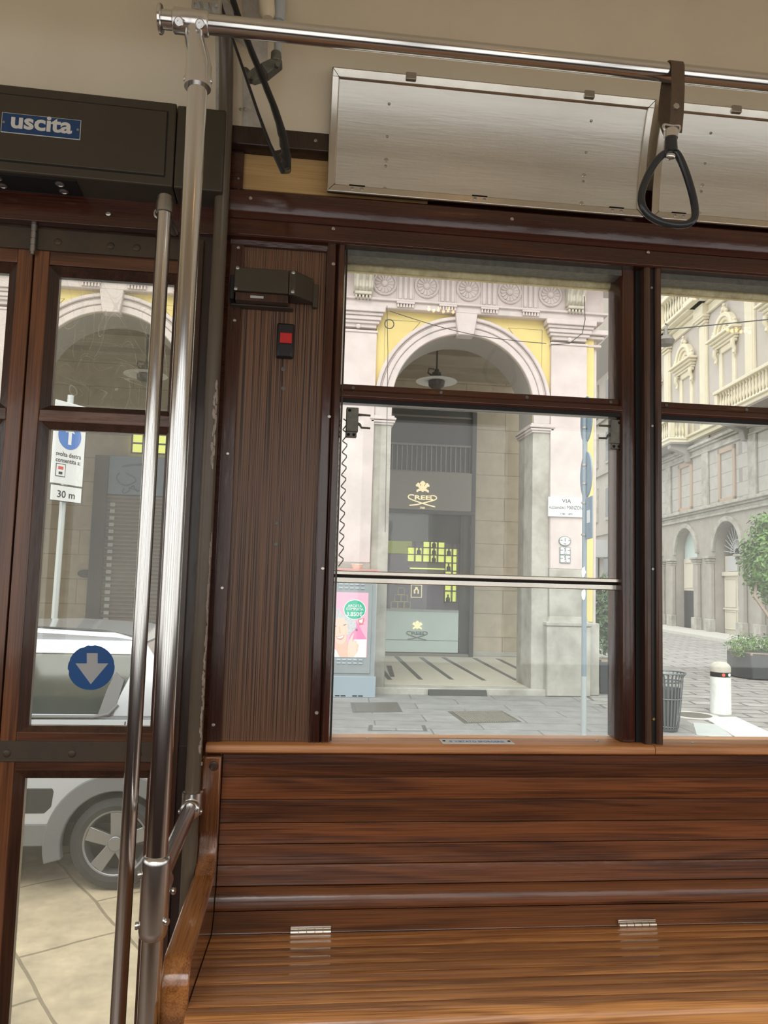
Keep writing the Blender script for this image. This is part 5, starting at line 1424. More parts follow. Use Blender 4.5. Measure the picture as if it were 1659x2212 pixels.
spanel(-.12, -.07, hb - .045, hb - .015, .0145, .0155, 'dark_mark', 'ink', bp_)
h0, h1 = A(142, 1088, y=YS2).z - cc.z + .015, A(142, 1052, y=YS2).z - cc.z + .01
dp = spanel(-hu, hu, h0, h1, 0, .012, 'distance_plate', 'ink', sg, .004)
spanel(-hu + .008, hu - .008, h0 + .008, h1 - .008, .010, .0128, 'distance_field', 'sign_white', dp)
MB().text('30 m', SG(0, h0 + .045, .0135), .11, ru, (0, 0, 1), .002, .012, 'CENTER', 1.1).build('lettering', 'ink', dp)

# post with sign backs before the right pier
YP = 7.5
pb_ = A(1262, 1300, y=YP)
sp_ = thing('sign_post', 'blue grey post with the backs of three traffic signs, before the right pier', 'sign post', (pb_.x, YP, ZG))
xp = pb_.x
MB().cyl((xp, YP, ZG), (xp, YP, A(1262, 862, y=YP).z), .031, n=24).build('post', 'post', sp_)
MB().cyl((xp, YP, ZG), (xp, YP, ZG + .9), .034, n=24).build('post_foot', 'galv', sp_)
tx = math.radians(82.5); dv = V((math.cos(tx), math.sin(tx), 0)); nv = V((-math.sin(tx), math.cos(tx), 0))
def sign_disc(h, r, name):
    c = V((xp + .045, YP + .04, h))
    o = MB().prism([c + dv * (r * math.cos(2 * PI * k / 40)) + V((0, 0, r * math.sin(2 * PI * k / 40))) for k in range(40)], nv * .02).build(name, 'sign_back', sp_, .004)
    mb = MB()
    for hh in (-.12, .12): mb.lathe([(.036, -.014), (.040, -.012), (.040, .012), (.036, .014)], (xp, YP, h + hh), (0, 0, 1), 20).box(xp + .02, xp + .07, YP - .035, YP - .01, h + hh - .014, h + hh + .014)
    mb.build('clamp', 'steel', o)
sign_disc(A(1268, 1025, y=YP).z, .30, 'round_sign')
sign_disc(A(1268, 905, y=YP).z, .30, 'round_sign')
za, zb = A(1275, 1077, y=YP).z, A(1275, 1166, y=YP).z
c = V((xp + .030, YP + .03, 0))
ro = MB().prism([c + dv * u + V((0, 0, z)) for u, z in ((-.36, zb), (.10, zb), (.10, za), (-.36, za))], nv * .015).build('rectangular_sign', 'sign_back', sp_, .004)
MB().prism([c + nv * .015 + dv * u + V((0, 0, z)) for u, z in ((-.26, zb + .2), (-.12, zb + .2), (-.12, zb + .36), (-.26, zb + .36))], nv * .004).build('white_label', 'sign_white', ro)
mb = MB()
for h in (za - .06, zb + .06): mb.lathe([(.036, -.014), (.040, -.012), (.040, .012), (.036, .014)], (xp, YP, h), (0, 0, 1), 20).box(xp + .02, xp + .07, YP - .035, YP - .01, h - .014, h + .014)
mb.build('clamp', 'steel', ro)
mb = MB(); random.seed(2)
for z0 in (A(1262, 1236, y=YP).z, A(1262, 1282, y=YP).z):
    pts = [(xp - .02 + .035 * math.cos(t) * random.uniform(.5, 1), YP - .032, z0 + .09 * math.sin(t) * random.uniform(.5, 1)) for t in [2 * PI * k / 11 for k in range(11)]]
    mb.prism(pts, (0, .003, 0))
mb.build('torn_sticker', 'white', sp_)

# ---- silver car close to the door
ca = thing('silver_car', 'silver grey car standing close outside the door', 'car', (-2.2, 4.2, ZG))
Y0, Y1 = 3.30, 4.95
ZC0 = ZG
def mirror_y(y): return Y0 + Y1 - y
low = [(-3.9, -.42), (-3.9, -.05), (-3.75, .16), (-3.45, .25), (-2.9, .30), (-.75, .315), (-.55, .27), (-.42, .10), (-.38, -.12), (-.42, -.42)]
wx, wz, wr_ = A(248, 1813, y=Y0).x, ZG + .295, .295
def wheel_cut(poly, x, r):
    return poly
xw2 = wx - 2.35
bot = [(-.42, -.42)] + [(-.72, -.44)] + [(wx + .37 * math.cos(t), wz + .37 * math.sin(t)) for t in [math.radians(a_) for a_ in range(-5, 186, 12)]] + [(-1.52, -.40)] + [(xw2 + .37, -.44)] + [(xw2 + .37 * math.cos(t), wz + .37 * math.sin(t)) for t in [math.radians(a_) for a_ in range(-5, 186, 12)]] + [(-3.85, -.42)]
top_ = [(-3.9, -.3), (-3.9, -.05), (-3.75, .16), (-3.45, .25), (-2.9, .30), (-.75, .315), (-.55, .27), (-.42, .10), (-.38, -.12)]
body = MB().xz(bot + top_, Y0, Y1).build('body', 'car', ca, .035, 3)
# wheel arch and sill cladding of grey plastic
mb = MB()
ringarc(mb, wx, wz, .33, .44, Y0 - .012, Y0 + .05, -20, 195, 28); ringarc(mb, xw2, wz, .33, .44, Y0 - .012, Y0 + .05, -20, 200, 28)
mb.xz([(wx - .40, -.47), (wx - .40, -.335), (xw2 + .40, -.335), (xw2 + .40, -.47)], Y0 - .010, Y0 + .05)
mb.build('wheel_arch_trim', 'car_plastic', ca, .008, 2)
MB().box(-3.8, -.5, Y0 + .1, Y1 - .1, -.50, -.36).build('underbody', 'black', ca)
for x, yy in ((wx, Y0 + .02), (xw2, Y0 + .02), (wx, Y1 - .22), (xw2, Y1 - .22)):
    t_ = MB().lathe([(.17, .10), (.20, .09), (.205, .0), (.235, -.006), (.28, .012), (.295, .05), (.295, .15), (.28, .19), (.2, .2)], (x, yy, wz), (0, 1, 0), 48).build('wheel', 'tyre', ca, sharp=30)
    mb = MB().lathe([(.207, .02), (.207, .0), (.192, .004), (.186, .03), (.175, .07)], (x, yy, wz), (0, 1, 0), 40, False)
    mb.lathe([(.045, -.01), (.05, .02), (.05, .08)], (x, yy, wz), (0, 1, 0), 20)
    for k in range(5):
        t = 2 * PI * k / 5 + .3; c_, s_ = math.cos(t), math.sin(t)
        P_ = [V((x + c_ * r_ - s_ * w_, yy + dy, wz + s_ * r_ + c_ * w_)) for r_, w_, dy in ((.03, -.035, .012), (.19, -.045, .008), (.19, .045, .008), (.03, .035, .012))]
        mb.prism(P_, (0, .03, 0))
    ri = mb.build('rim', 'rim', t_, .004)
# greenhouse: glass box leaning in, pillars, roof and rails
gz0, gz1, lean = .315, .80, .17
def gy(z, far=False): y = Y0 + .02 + lean * (z - gz0) / (gz1 - gz0); return mirror_y(y) if far else y
gl_ = [(-2.95, gz0), (-.78, gz0), (-.88, .62), (-1.02, gz1 - .02), (-2.45, gz1 - .02)]
mb = MB()
f_ = [V((x, gy(z), z)) for x, z in gl_]; k_ = [V((x, gy(z, True), z)) for x, z in gl_]; n_ = len(gl_)
mb.add(f_ + k_, [tuple(range(n_)), tuple(range(2 * n_ - 1, n_ - 1, -1))] + [((i + 1) % n_, i, n_ + i, n_ + (i + 1) % n_) for i in range(n_)]).build('side_glass', 'car_glass', ca)
mb = MB()
def strip2(P, w_=.0, t_=.012):
    mb.prism([V((x, gy(z) - t_, z)) for x, z in P], (0, t_ + .01, 0))
strip2([(-1.20, gz0), (-.76, gz0), (-.86, .62), (-1.00, gz1), (-1.10, gz1), (-1.06, .60), (-1.14, .40)])
strip2([(-2.95, gz0), (-2.85, gz0), (-2.4, gz1), (-2.5, gz1)])
strip2([(-2.5, gz1), (-1.0, gz1), (-.98, gz1 - .09), (-2.45, gz1 - .09)])
strip2([(-2.9, gz0), (-.78, gz0), (-.78, gz0 + .025), (-2.85, gz0 + .025)])
mb.build('window_surround', 'car', ca, .006, 2)
mb = MB(); strip2([(-1.24, gz0 + .02), (-1.14, gz0 + .02), (-1.10, .55), (-1.16, .60), (-1.20, .5)], t_=.016); strip2([(-2.06, gz0), (-1.98, gz0), (-1.98, gz1 - .09), (-2.04, gz1 - .09)], t_=.015)
mb.build('door_pillar', 'car_plastic', ca, .004)
mb = MB(); mb.tube([(-2.9, gy(gz0) - .016, gz0 + .012), (-1.26, gy(gz0) - .016, gz0 + .012), (-1.17, gy(gz0) - .016, gz0 + .03), (-1.12, gy(.4) - .016, .40)], .011, 8); mb.build('window_trim', 'car_plastic', ca)
rf = MB().prism([(-2.55, gy(gz1) - .01, gz1 - .01), (-2.3, gy(gz1), gz1 + .055), (-1.75, gy(gz1), gz1 + .075), (-1.2, gy(gz1), gz1 + .05), (-.98, gy(gz1) - .01, gz1 - .01)], (0, mirror_y(gy(gz1)) - gy(gz1), 0)).build('roof', 'car', ca, .03, 3)
MB().tube([(-2.35, gy(gz1) + .05, gz1 + .04), (-2.2, gy(gz1) + .035, gz1 + .058), (-1.75, gy(gz1) + .03, gz1 + .070), (-1.3, gy(gz1) + .035, gz1 + .055), (-1.05, gy(gz1) + .05, gz1 + .01)], .014, 10).build('roof_rail', 'black', ca)
mb = MB(); mb.tube([(-1.06, Y0 - .001, .30), (-1.07, Y0 - .001, .2), (-1.10, Y0 - .001, .06), (-1.2, Y0 - .001, -.02)], .004, 6); mb.tube([(-2.02, Y0 - .001, .31), (-2.02, Y0 - .001, -.3)], .004, 6); mb.build('door_seam', 'slot', ca)
a, b = A(40, 1703, y=Y0), A(113, 1757, y=Y0)
MB().xz([(a.x - .12, b.z), (b.x - .05, b.z), (b.x - .01, b.z + .04), (b.x, a.z - .02), (b.x - .01, a.z), (a.x - .12, a.z)], Y0 - .004, Y0 + .02).build('dark_inset', 'black', ca, .004)  # flat black piece on the side of the body
mb = MB(); mb.tube([(-3.8, Y0 - .002, .262), (-.6, Y0 - .002, .255)], .004, 6); mb.build('body_crease', 'car', ca)

# ---- white bollard, bin, planters
b0 = GP(1557, 1541)
bo = thing('bollard', 'white concrete bollard with black reflector band on the side street', 'bollard', b0)
r = .162
MB().lathe([(r * 1.02, 0), (r * 1.03, .05), (r, .07), (r, .60)], b0, (0, 0, 1), 36).build('shaft', 'conc', bo)
MB().lathe([(r * .985, .60), (r * .985, .68)], b0, (0, 0, 1), 36).build('black_band', 'black', bo)
MB().lathe([(r, .68), (r, .755), (r * .96, .77), (r * .86, .80), (r * .6, .835), (0, .85)], b0, (0, 0, 1), 36).build('cap', 'conc2', bo)
for dx, m_, nm in ((-.035, 'reflector_red', 'red_reflector'), (.075, 'white', 'white_reflector')):
    yy = -math.sqrt(max(r * r - dx * dx, 0))
    nv_ = V((dx, yy, 0)).normalized()
    MB().lathe([(.027, -.004), (.026, .006), (.0, .010)], b0 + V((dx, yy, .64)), nv_, 18).build(nm, m_, bo)
n0 = GP(1440, 1578)
bi = thing('litter_bin', 'grey slatted metal litter bin half hidden by the window pillar', 'bin', n0)
n = 26; R0, R1, HB = .16, .235, .80
for k in range(n):
    t = 2 * PI * k / n; c_, s_ = math.cos(t), math.sin(t); tv = V((-s_, c_, 0))
    pts = []
    P_ = [(R0, .05), (R0 + .03, .3), (R0 + .055, .62), (R1 - .01, .76), (R1 + .03, HB + .02)]
    o_pts = [n0 + V((c_ * q, s_ * q, h)) for q, h in P_]
    mb = MB()
    vs = [p + tv * sg * .011 + V((c_, s_, 0)) * d_ for p in o_pts for sg, d_ in ((-1, 0), (1, 0), (1, .006), (-1, .006))]
    fs = [(0, 1, 2, 3), (16, 19, 18, 17)] + [(4 * j + i, 4 * j + (i + 1) % 4, 4 * j + 4 + (i + 1) % 4, 4 * j + 4 + i) for j in range(4) for i in range(4)]
    mb.add(vs, fs).build('slat', 'bin', bi)
for q, h in ((R0 - .004, .07), (R0 + .042, .46), (R1 - .02, .70), (R1 + .03, HB + .02)):
    MB().tube([n0 + V((q * math.cos(2 * PI * k / 32), q * math.sin(2 * PI * k / 32), h)) for k in range(32)], .011, 8, closed=True).build('hoop', 'bin', bi)
MB().lathe([(.05, 0), (.15, .01), (.16, .05), (.14, .06)], n0, (0, 0, 1), 28).build('foot', 'bin', bi)
MB().lathe([(.13, .06), (.20, .60), (.19, .60), (.12, .07)], n0, (0, 0, 1), 28).build('inner_bucket', 'bin', bi)

def leaves(mb, c, rad, count, size, squash=1.0, seed=1, shell=.55, flat_top=None):
    random.seed(seed)
    c = V(c)
    for _ in range(count):
        while True:
            d = V((random.uniform(-1, 1), random.uniform(-1, 1), random.uniform(-1, 1)))
            if .05 < d.length <= 1: break
        d.normalize(); q = shell + (1 - shell) * random.random() ** .6
        lump = 1 + .16 * math.sin(5 * d.x + seed) * math.sin(4 * d.z + 2 * seed) + .1 * math.sin(9 * d.y)
        p = c + V((d.x * rad[0], d.y * rad[1], d.z * rad[2])) * q * lump
        n = (d + V((random.uniform(-.8, .8), random.uniform(-.8, .8), random.uniform(-.2, 1.0)))).normalized()
        a = n.orthogonal().normalized(); a = Matrix.Rotation(random.uniform(0, 6.28), 3, n) @ a; b = n.cross(a)
        L_ = size * random.uniform(.6, 1.2); w_ = L_ * .42
        mb.add([p - a * L_ * .5, p + b * w_ * .5 + n * .006, p + a * L_ * .6, p - b * w_ * .5 + n * .006], [(0, 1, 2, 3)])
    return mb
# planter with hedge and clipped tree at the right
hp_ = V((10.75, 14.75, ZG))
tr = thing('hedge_planter', 'dark planter box with low green hedge at the right edge of the side street', 'planter', hp_)
pl_pts = [GP(1592, 1464), GP(1600, 1474), GP(1659, 1486), GP(1740, 1500)]
pa_ = V((pl_pts[0].x, pl_pts[0].y, 0)); 
base = [(pa_.x, pa_.y), (pa_.x + .15, pa_.y - .35), (pa_.x + 2.4, pa_.y - 1.2), (pa_.x + 2.9, pa_.y + .3), (pa_.x + .5, pa_.y + 1.1), (pa_.x + .05, pa_.y + .5)]
MB().prism([(x, y, ZG) for x, y in base], (0, 0, .62)).build('box', 'planter', tr, .03, 2)
MB().prism([(x, y, ZG + .55) for x, y in base], (0, 0, .06)).build('soil', 'bark', tr)
mb = MB()
for k in range(7):
    leaves(mb, (pa_.x + .25 + k * .38, pa_.y + .15 - k * .08, ZG + .78), (.42, .45, .26), 420, .085, seed=10 + k, shell=.3)
fo = mb.build('hedge', 'leaf', tr)
mb = MB(); leaves(mb, (pa_.x + .02, pa_.y - .12, ZG + .62), (.22, .2, .17), 160, .08, seed=31, shell=.2); mb.build('trailing_plant', 'leaf_light', tr)
tc_ = A(1676, 1210, y=15.2)
tt = thing('clipped_tree', 'round clipped green tree rising from the hedge planter', 'tree', (tc_.x + .1, 15.0, -.15))
mb = MB()
leaves(mb, tc_, (.80, .8, 1.08), 3600, .13, seed=4, shell=.5)
leaves(mb, tc_ + V((-.1, 0, .78)), (.5, .5, .42), 700, .13, seed=8, shell=.4)
leaves(mb, tc_ + V((-.30, -.1, -.1)), (.55, .6, .75), 900, .13, seed=9, shell=.5)
mb.build('foliage', 'leaf', tt)
MB().tube([A(1700, 1395, y=15.0), A(1662, 1335, y=15.0), A(1630, 1288, y=15.1), A(1640, 1220, y=15.2)], [.05, .04, .035, .02], 10).build('trunk', 'bark', tt)
# slender tree behind the right pier
sp0 = V((6.25, 12.75, ZG))
st_ = thing('slender_tree', 'slender dark leaved tree beside the right pier, behind the window post', 'tree', (6.2, 12.75, -.10))
mb = MB()
for q, rr, cnt, sd in (((1310, 1300), .42, 620, 1), ((1325, 1345), .38, 480, 2), ((1302, 1335), .3, 300, 3), ((1300, 1385), .24, 200, 4), ((1345, 1285), .4, 400, 5), ((1318, 1262), .25, 160, 6), ((1350, 1360), .35, 300, 7)):
    leaves(mb, A(*q, y=12.75), (rr, rr, rr * 1.1), cnt, .13, seed=sd, shell=.2)
mb.build('foliage', 'leaf_dark', st_)
mb = MB(); mb.tube([A(1318, 1440, y=12.75), A(1319, 1415, y=12.75), A(1316, 1380, y=12.75), A(1312, 1330, y=12.75)], [.05, .045, .035, .02], 8)
mb.tube([A(1319, 1412, y=12.75), A(1304, 1385, y=12.75), A(1297, 1360, y=12.75)], [.025, .02, .012], 8); mb.tube([A(1318, 1400, y=12.75), A(1335, 1370, y=12.75)], [.025, .012], 8)
mb.build('trunk', 'bark', st_)
sp1 = thing('dark_planter', 'grey box planter of the slender tree beside the right pier', 'planter', sp0)
q0 = A(1297, 1470, y=12.4).x
MB().box(q0, q0 + .75, 12.42, 13.1, ZG, ZG + .60).build('box', 'planter', sp1, .01, 2)
MB().box(q0 + .04, q0 + .71, 12.46, 13.06, ZG + .57, ZG + .63).build('soil', 'bark', sp1)

# ---- the palace along the side street, in its own frame: x along the front, y out to the street
ang = math.radians(6)
E_ = V((math.sin(ang), math.cos(ang), 0)); O_ = V((-math.cos(ang), math.sin(ang), 0))
G0 = V((19.232, 29.686, 0))
FM = Matrix(((E_.x, O_.x, 0, G0.x), (E_.y, O_.y, 0, G0.y), (0, 0, 1, 0), (0, 0, 0, 1)))
PA = thing('ornate_palace', 'cream and grey palace with pedimented windows and balconies along the side street', 'building', G0 + V((0, 0, ZG)))
def PB(): return MB(FM)
SA, SB = -10.0, 14.2
PB().box(SA, SB, -6, 0, 8.8, 22).build('upper_wall', 'render', PA)
PB().box(SA, SB, -6, 0, 4.8, 8.8).build('middle_wall', 'ashlar', PA)
PITCH_, C0 = 4.74, 1.03
cent = [C0 + PITCH_ * k for k in range(-2, 3)]
dcent = [1.33 + PITCH_ * k for k in range(-2, 3)]
# ground floor: piers and arches
for k, c in enumerate(dcent):
    R = 1.36; zc = 3.1
    po = [(c - PITCH_ / 2, ZG), (c - PITCH_ / 2, 4.8), (c + PITCH_ / 2, 4.8), (c + PITCH_ / 2, ZG), (c + R, ZG), (c + R, zc)] + arc(c, zc, R, 0, 180, 28)[1:-1] + [(c - R, zc), (c - R, ZG)]
    PB().xz(po, -.9, 0).build('arch_wall', 'pier_stone', PA)
    ringarc(PB(), c, zc, R - .02, R + .22, -.02, .12).build('arch_moulding', 'grey_stone', PA, .02, 1)
    for sg in (-1, 1):
        x0, x1 = sorted((c + sg * (R + .02), c + sg * (R + .46)))
        PB().box(x0, x1, 0, .22, ZG, 2.65).build('half_column', 'pier_stone', PA, .05, 2)
        PB().box(x0 - .08, x1 + .08, 0, .32, ZG, -.05).build('column_plinth', 'grey_stone', PA, .04, 2)
        mb = PB()
        for zz, e in ((2.55, .03), (2.66, .08), (2.78, .14)): mb.box(x0 - e, x1 + e, 0, .22 + e, zz, zz + .11)
        mb.build('column_capital', 'grey_stone', PA, .02, 1)
    PB().box(c - R, c + R, -.9, -.85, ZG, 4.5).build('recess', 'win_dark', PA)
# door with fan grille (nearest bay in view)
c = dcent[2]
dp_ = PB().box(c - 1.3, c + 1.3, -.5, -.40, ZG, 2.0).build('shop_panelling', 'beige_door', PA, .02, 1)
mb = PB()
for x0, x1, z0, z1 in ((-1.15, -.1, -.45, .35), (-1.15, -.1, .55, 1.85), (.1, 1.15, -.45, .35), (.1, 1.15, .55, 1.85)):
    mb.tube([(c + x0, -.39, z0), (c + x1, -.39, z0), (c + x1, -.39, z1), (c + x0, -.39, z1)], .035, 6, closed=True)
mb.box(c - 1.34, c + 1.34, -.42, -.30, 1.98, 2.16); mb.box(c - 1.34, c + 1.34, -.42, -.34, .42, .50)
mb.build('panel_moulding', 'beige_door', dp_)
PB().box(c - 1.3, c + 1.3, -.55, -.45, 2.15, 2.9).build('louvre_panel', 'beige_door', PA)
mb = PB()
for k in range(8): mb.box(c - 1.25, c + .1, -.45, -.41, 2.22 + k * .08, 2.26 + k * .08)
mb.build('louvre_slats', 'brown_frame', PA)
PB().box(c - .1, c + .9, -.45, -.38, 2.2, 2.85).build('white_panel', 'white_grey', PA)
mb = PB()
for k in range(15):
    t = math.radians(6 + 168 * k / 14); mb.tube([(c + .25 * math.cos(t), -.42, 3.0 + .25 * math.sin(t)), (c + 1.33 * math.cos(t), -.42, 3.0 + 1.33 * math.sin(t))], .022, 6)
for r_ in (.25, .62): mb.tube([(x, -.42, z) for x, z in arc(c, 3.0, r_, 0, 180, 20)], .022, 6)
mb.build('fan_grille', 'white_grey', PA)
mb = PB()
for z in (.95, 1.2): mb.box(c - 1.1, c - .12, -.395, -.385, z, z + .12)
mb.tube([(c - .75, -.385, 1.52), (c - .65, -.385, 1.62), (c - .75, -.385, 1.72)], .025, 6); mb.tube([(c - .45, -.385, 1.52), (c - .55, -.385, 1.62), (c - .45, -.385, 1.72)], .025, 6)
mb.build('door_sign', 'frost_ink', dp_)
# dark doorway, next bay
c = dcent[3]
PB().box(c - 1.3, c + 1.3, -.45, -.40, ZG, 1.25).build('dark_doorway', 'dark_door', PA)
pd_ = PB().box(c - 1.3, c + 1.3, -.46, -.40, 1.25, 2.9).build('door_top_panel', 'beige_door', PA)
mb = PB()
for x0, x1 in ((-1.1, -.1), (.1, 1.1)): mb.tube([(c + x0, -.39, 1.4), (c + x1, -.39, 1.4), (c + x1, -.39, 2.7), (c + x0, -.39, 2.7)], .04, 6, closed=True)
mb.build('panel_moulding', 'beige_door', pd_)
PB().box(c - 1.3, c + 1.3, -.50, -.45, 2.9, 4.3).build('door_fanlight', 'frost', PA)
# string courses
mb = PB()
for zz, h, e in ((4.78, .12, .12), (4.90, .16, .06), (5.06, .10, .18), (5.16, .14, .30)): mb.box(SA, SB, 0, e, zz, zz + h)
mb.build('lower_string_course', 'grey_stone', PA, .02, 1)
mb = PB()
for zz, h, e in ((7.95, .10, .10), (8.05, .22, .04), (8.27, .10, .16), (8.37, .14, .26)): mb.box(SA, SB, 0, e, zz, zz + h)
mb.build('middle_string_course', 'grey_stone', PA, .02, 1)
mb = PB()
for zz, h, e in ((8.75, .20, .30), (8.95, .12, .42)): mb.box(SA, SB, 0, e, zz, zz + h)
mb.build('balcony_band', 'ivory', PA, .02, 1)
# middle windows
for k, c in enumerate(cent):
    c += .25
    f_ = PB()
    for x0, x1, z0, z1 in ((-.86, -.62, 5.35, 7.85), (.62, .86, 5.35, 7.85), (-.86, .86, 7.62, 7.85), (-.86, .86, 5.33, 5.52)): f_.box(c + x0, c + x1, -.05, .08, z0, z1)
    fo = f_.build('middle_window', 'brown_frame', PA, .02, 1)
    PB().box(c - .64, c + .64, -.12, -.02, 5.4, 7.7).build('pane', 'win_dark', fo)
    PB().box(c - .60, c + .45, -.02, -.01, 5.5, 6.9).build('beige_sheet', 'beige_door', fo)  # beige sheet over part of the pane
for k in range(-2, 3):
    c = 3.55 + PITCH_ * k
    PB().box(c - .36, c + .36, 0, .10, 5.3, 7.95).build('middle_pilaster', 'grey_stone', PA, .02, 1)
    PB().box(c - .50, c + .50, 0, .09, 8.45, 8.8).build('pilaster_block', 'grey_stone', PA, .02, 1)
    PB().box(c - .42, c + .42, 0, .12, 9.05, 14.7).build('upper_pilaster', 'ivory', PA, .02, 1)
    PB().box(c - .30, c + .30, .1, .15, 9.4, 14.3).build('pilaster_panel', 'ivory', PA, .01, 1)
    mb = PB()
    for zz, e in ((14.35, .06), (14.5, .14), (14.6, .22)): mb.box(c - .42 - e, c + .42 + e, 0, .15 + e, zz, zz + .12)
    mb.build('pilaster_capital', 'ivory', PA, .02, 1)
# main floor windows
for k, c in enumerate(cent):
    f_ = PB()
    for x0, x1, z0, z1 in ((-.80, -.52, 9.1, 12.6), (.52, .80, 9.1, 12.6), (-.80, .80, 12.3, 12.6)): f_.box(c + x0, c + x1, -.1, .10, z0, z1)
    fo = f_.build('main_window', 'ivory', PA, .03, 1)
    PB().box(c - .54, c + .54, -.30, -.2, 9.1, 12.4).build('pane', 'win_dark', fo)
    mb = PB(); mb.box(c - .03, c + .03, -.2, -.17, 9.1, 12.3)
    for z in (10.2, 11.3): mb.box(c - .52, c + .52, -.2, -.17, z, z + .05)
    mb.build('glazing_bars', 'shop_dark', fo)
    mb = PB()
    for zz, h, e in ((12.6, .12, .10), (12.72, .14, .18), (12.86, .12, .30), (12.98, .12, .42)): mb.box(c - .95 - e, c + .95 + e, 0, e + .08, zz, zz + h)
    mb.build('entablature', 'ivory', fo, .02, 1)
    mb = PB()
    ringarc(mb, c, 13.1, .62, .78, 0, .22, 0, 180, 24); ringarc(mb, c, 13.1, .78, .98, 0, .30, 0, 180, 24); ringarc(mb, c, 13.1, .40, .62, 0, .12, 0, 180, 24)
    mb.build('arched_pediment', 'ivory', fo, .02, 1)
    mb = PB().xz(arc(c, 13.1, .42, 0, 180, 16), -.02, .04)
    for a_ in range(15, 180, 30): mb.tube([(c, .05, 13.12), (c + .36 * math.cos(math.radians(a_)), .10, 13.1 + .36 * math.sin(math.radians(a_)))], [.02, .07], 8)
    mb.build('shell_tympanum', 'ivory', fo)
    mb = PB()
    mb.ball((c, .18, 14.25), .14, 12); mb.ball((c, .18, 14.46), .09, 10); mb.ball((c - .2, .18, 14.14), .10, 10); mb.ball((c + .2, .18, 14.14), .10, 10)
    for sg in (-1, 1): mb.ball((c + sg * 1.05, .2, 13.24), .14, 10); mb.ball((c + sg * 1.05, .2, 13.42), .09, 10)
    mb.build('finial', 'ivory', fo)
    mb = PB()
    for sg in (-1, 1):
        x = c + sg * .92
        mb.tube([(x, .05, 12.55), (x, .22, 12.5), (x, .24, 12.3), (x, .14, 12.1), (x, .18, 11.95), (x, .10, 11.85)], [.09, .12, .11, .08, .08, .04], 10)
    mb.build('scroll_bracket', 'ivory', fo)
# cornice, upper balustrade
mb = PB()
for zz, h, e in ((14.72, .12, .16), (14.84, .38, .06), (15.22, .14, .22), (15.36, .12, .55), (15.48, .16, .70)): mb.box(SA, SB, 0, e, zz, zz + h)
mb.build('cornice', 'ivory', PA, .03, 1)
for k in range(-2, 3):
    c = 3.55 + PITCH_ * k
    mb = PB().box(c - .55, c + .55, 0, .36, 14.72, 15.3); mb.box(c - .62, c + .62, 0, .86, 15.36, 15.66)
    mb.build('cornice_break', 'ivory', PA, .03, 1)
    PB().box(c - .3, c + .3, .10, .55, 15.64, 17.1).build('balustrade_pier', 'ivory', PA, .02, 1)
PB().box(SA, SB, .08, .60, 17.0, 17.25).build('upper_balustrade_rail', 'ivory', PA, .03, 1)
PB().box(SA, SB, .12, .5, 15.64, 15.85).build('upper_balustrade_foot', 'ivory', PA, .02, 1)
def balusters(name, segs, z0, z1, par=None):
    """One row of turned balusters along straight runs, one mesh each row member."""
    h = z1 - z0
    for a_, b_, n_ in segs:
        for k in range(n_):
            p = V(a_).lerp(V(b_), (k + .5) / n_)
            PB().lathe([(.075, 0), (.075, .06 * h), (.04, .12 * h), (.085, .34 * h), (.075, .46 * h), (.035, .75 * h), (.045, .86 * h), (.07, .92 * h), (.07, h)], (p.x, p.y, z0), (0, 0, 1), 12).build(name, 'ivory', par or PA)
balusters('upper_baluster', [((-.5, .33, 0), (3.2, .33, 0), 10), ((3.9, .33, 0), (8.0, .33, 0), 11), ((8.6, .33, 0), (12.7, .33, 0), 10)], 15.85, 17.0)
PB().box(SA, SB, -.02, .05, 17.2, 22).build('attic_wall', 'render', PA)
for k, c in enumerate(cent):
    fo = PB().box(c - .9, c + .9, 0, .10, 17.3, 20.5).build('attic_window', 'ivory', PA, .02, 1)
    PB().box(c - .55, c + .55, .08, .12, 17.5, 20.2).build('pane', 'win_dark', fo)
# balconies
def balcony(s0, s1, off, nlong, far=True):
    zb0, zb1, zr = 8.72, 8.98, 9.84
    bb = PB().box(s0, s1, 0, off, zb0, zb1)
    bb.box(s0 - .06, s1 + .06, 0, off + .08, zb1 - .10, zb1)
    bo_ = bb.build('balcony_slab', 'ivory', PA, .03, 1)
    PB().box(s0 + .05, s1 - .05, .0, off - .05, zb0 - .06, zb0).build('balcony_soffit', 'soffit', bo_)
    mb = PB()
    mb.box(s0 - .03, s0 + .22, off - .24, off + .03, zb1, zr); mb.box(s1 - .22, s1 + .03, off - .24, off + .03, zb1, zr); mb.box(s0 - .03, s0 + .16, .3, .45, zb1, zr); mb.box(s1 - .2, s1 + .03, .3, .45, zb1, zr)
    mb.build('balcony_pier', 'ivory', bo_, .02, 1)
    mb = PB(); mb.box(s0 - .08, s1 + .08, off - .26, off + .08, zr, zr + .15); mb.box(s0 - .08, s0 + .24, .3, off, zr, zr + .15); mb.box(s1 - .24, s1 + .08, .3, off, zr, zr + .15)
    mb.build('balcony_rail', 'ivory', bo_, .02, 1)
    balusters('baluster', [((s0 + .25, off - .1, 0), (s1 - .25, off - .1, 0), nlong), ((s0 + .08, .45, 0), (s0 + .08, off - .25, 0), 3), ((s1 - .08, .45, 0), (s1 - .08, off - .25, 0), 3)], zb1, zr, bo_)
    for s_ in (s0 + .45, s1 - .45):
        PB().prism([(s_ - .2, 0, 7.75), (s_ - .2, .22, 7.78), (s_ - .2, .30, 8.15), (s_ - .2, .75, 8.35), (s_ - .2, off - .1, 8.45), (s_ - .2, off - .1, zb0), (s_ - .2, 0, zb0)], (.4, 0, 0)).build('balcony_bracket', 'soffit', bo_, .03, 1)
balcony(5.0, 11.5, 1.2, 22)
balcony(-7.6, -.24, 1.2, 26)
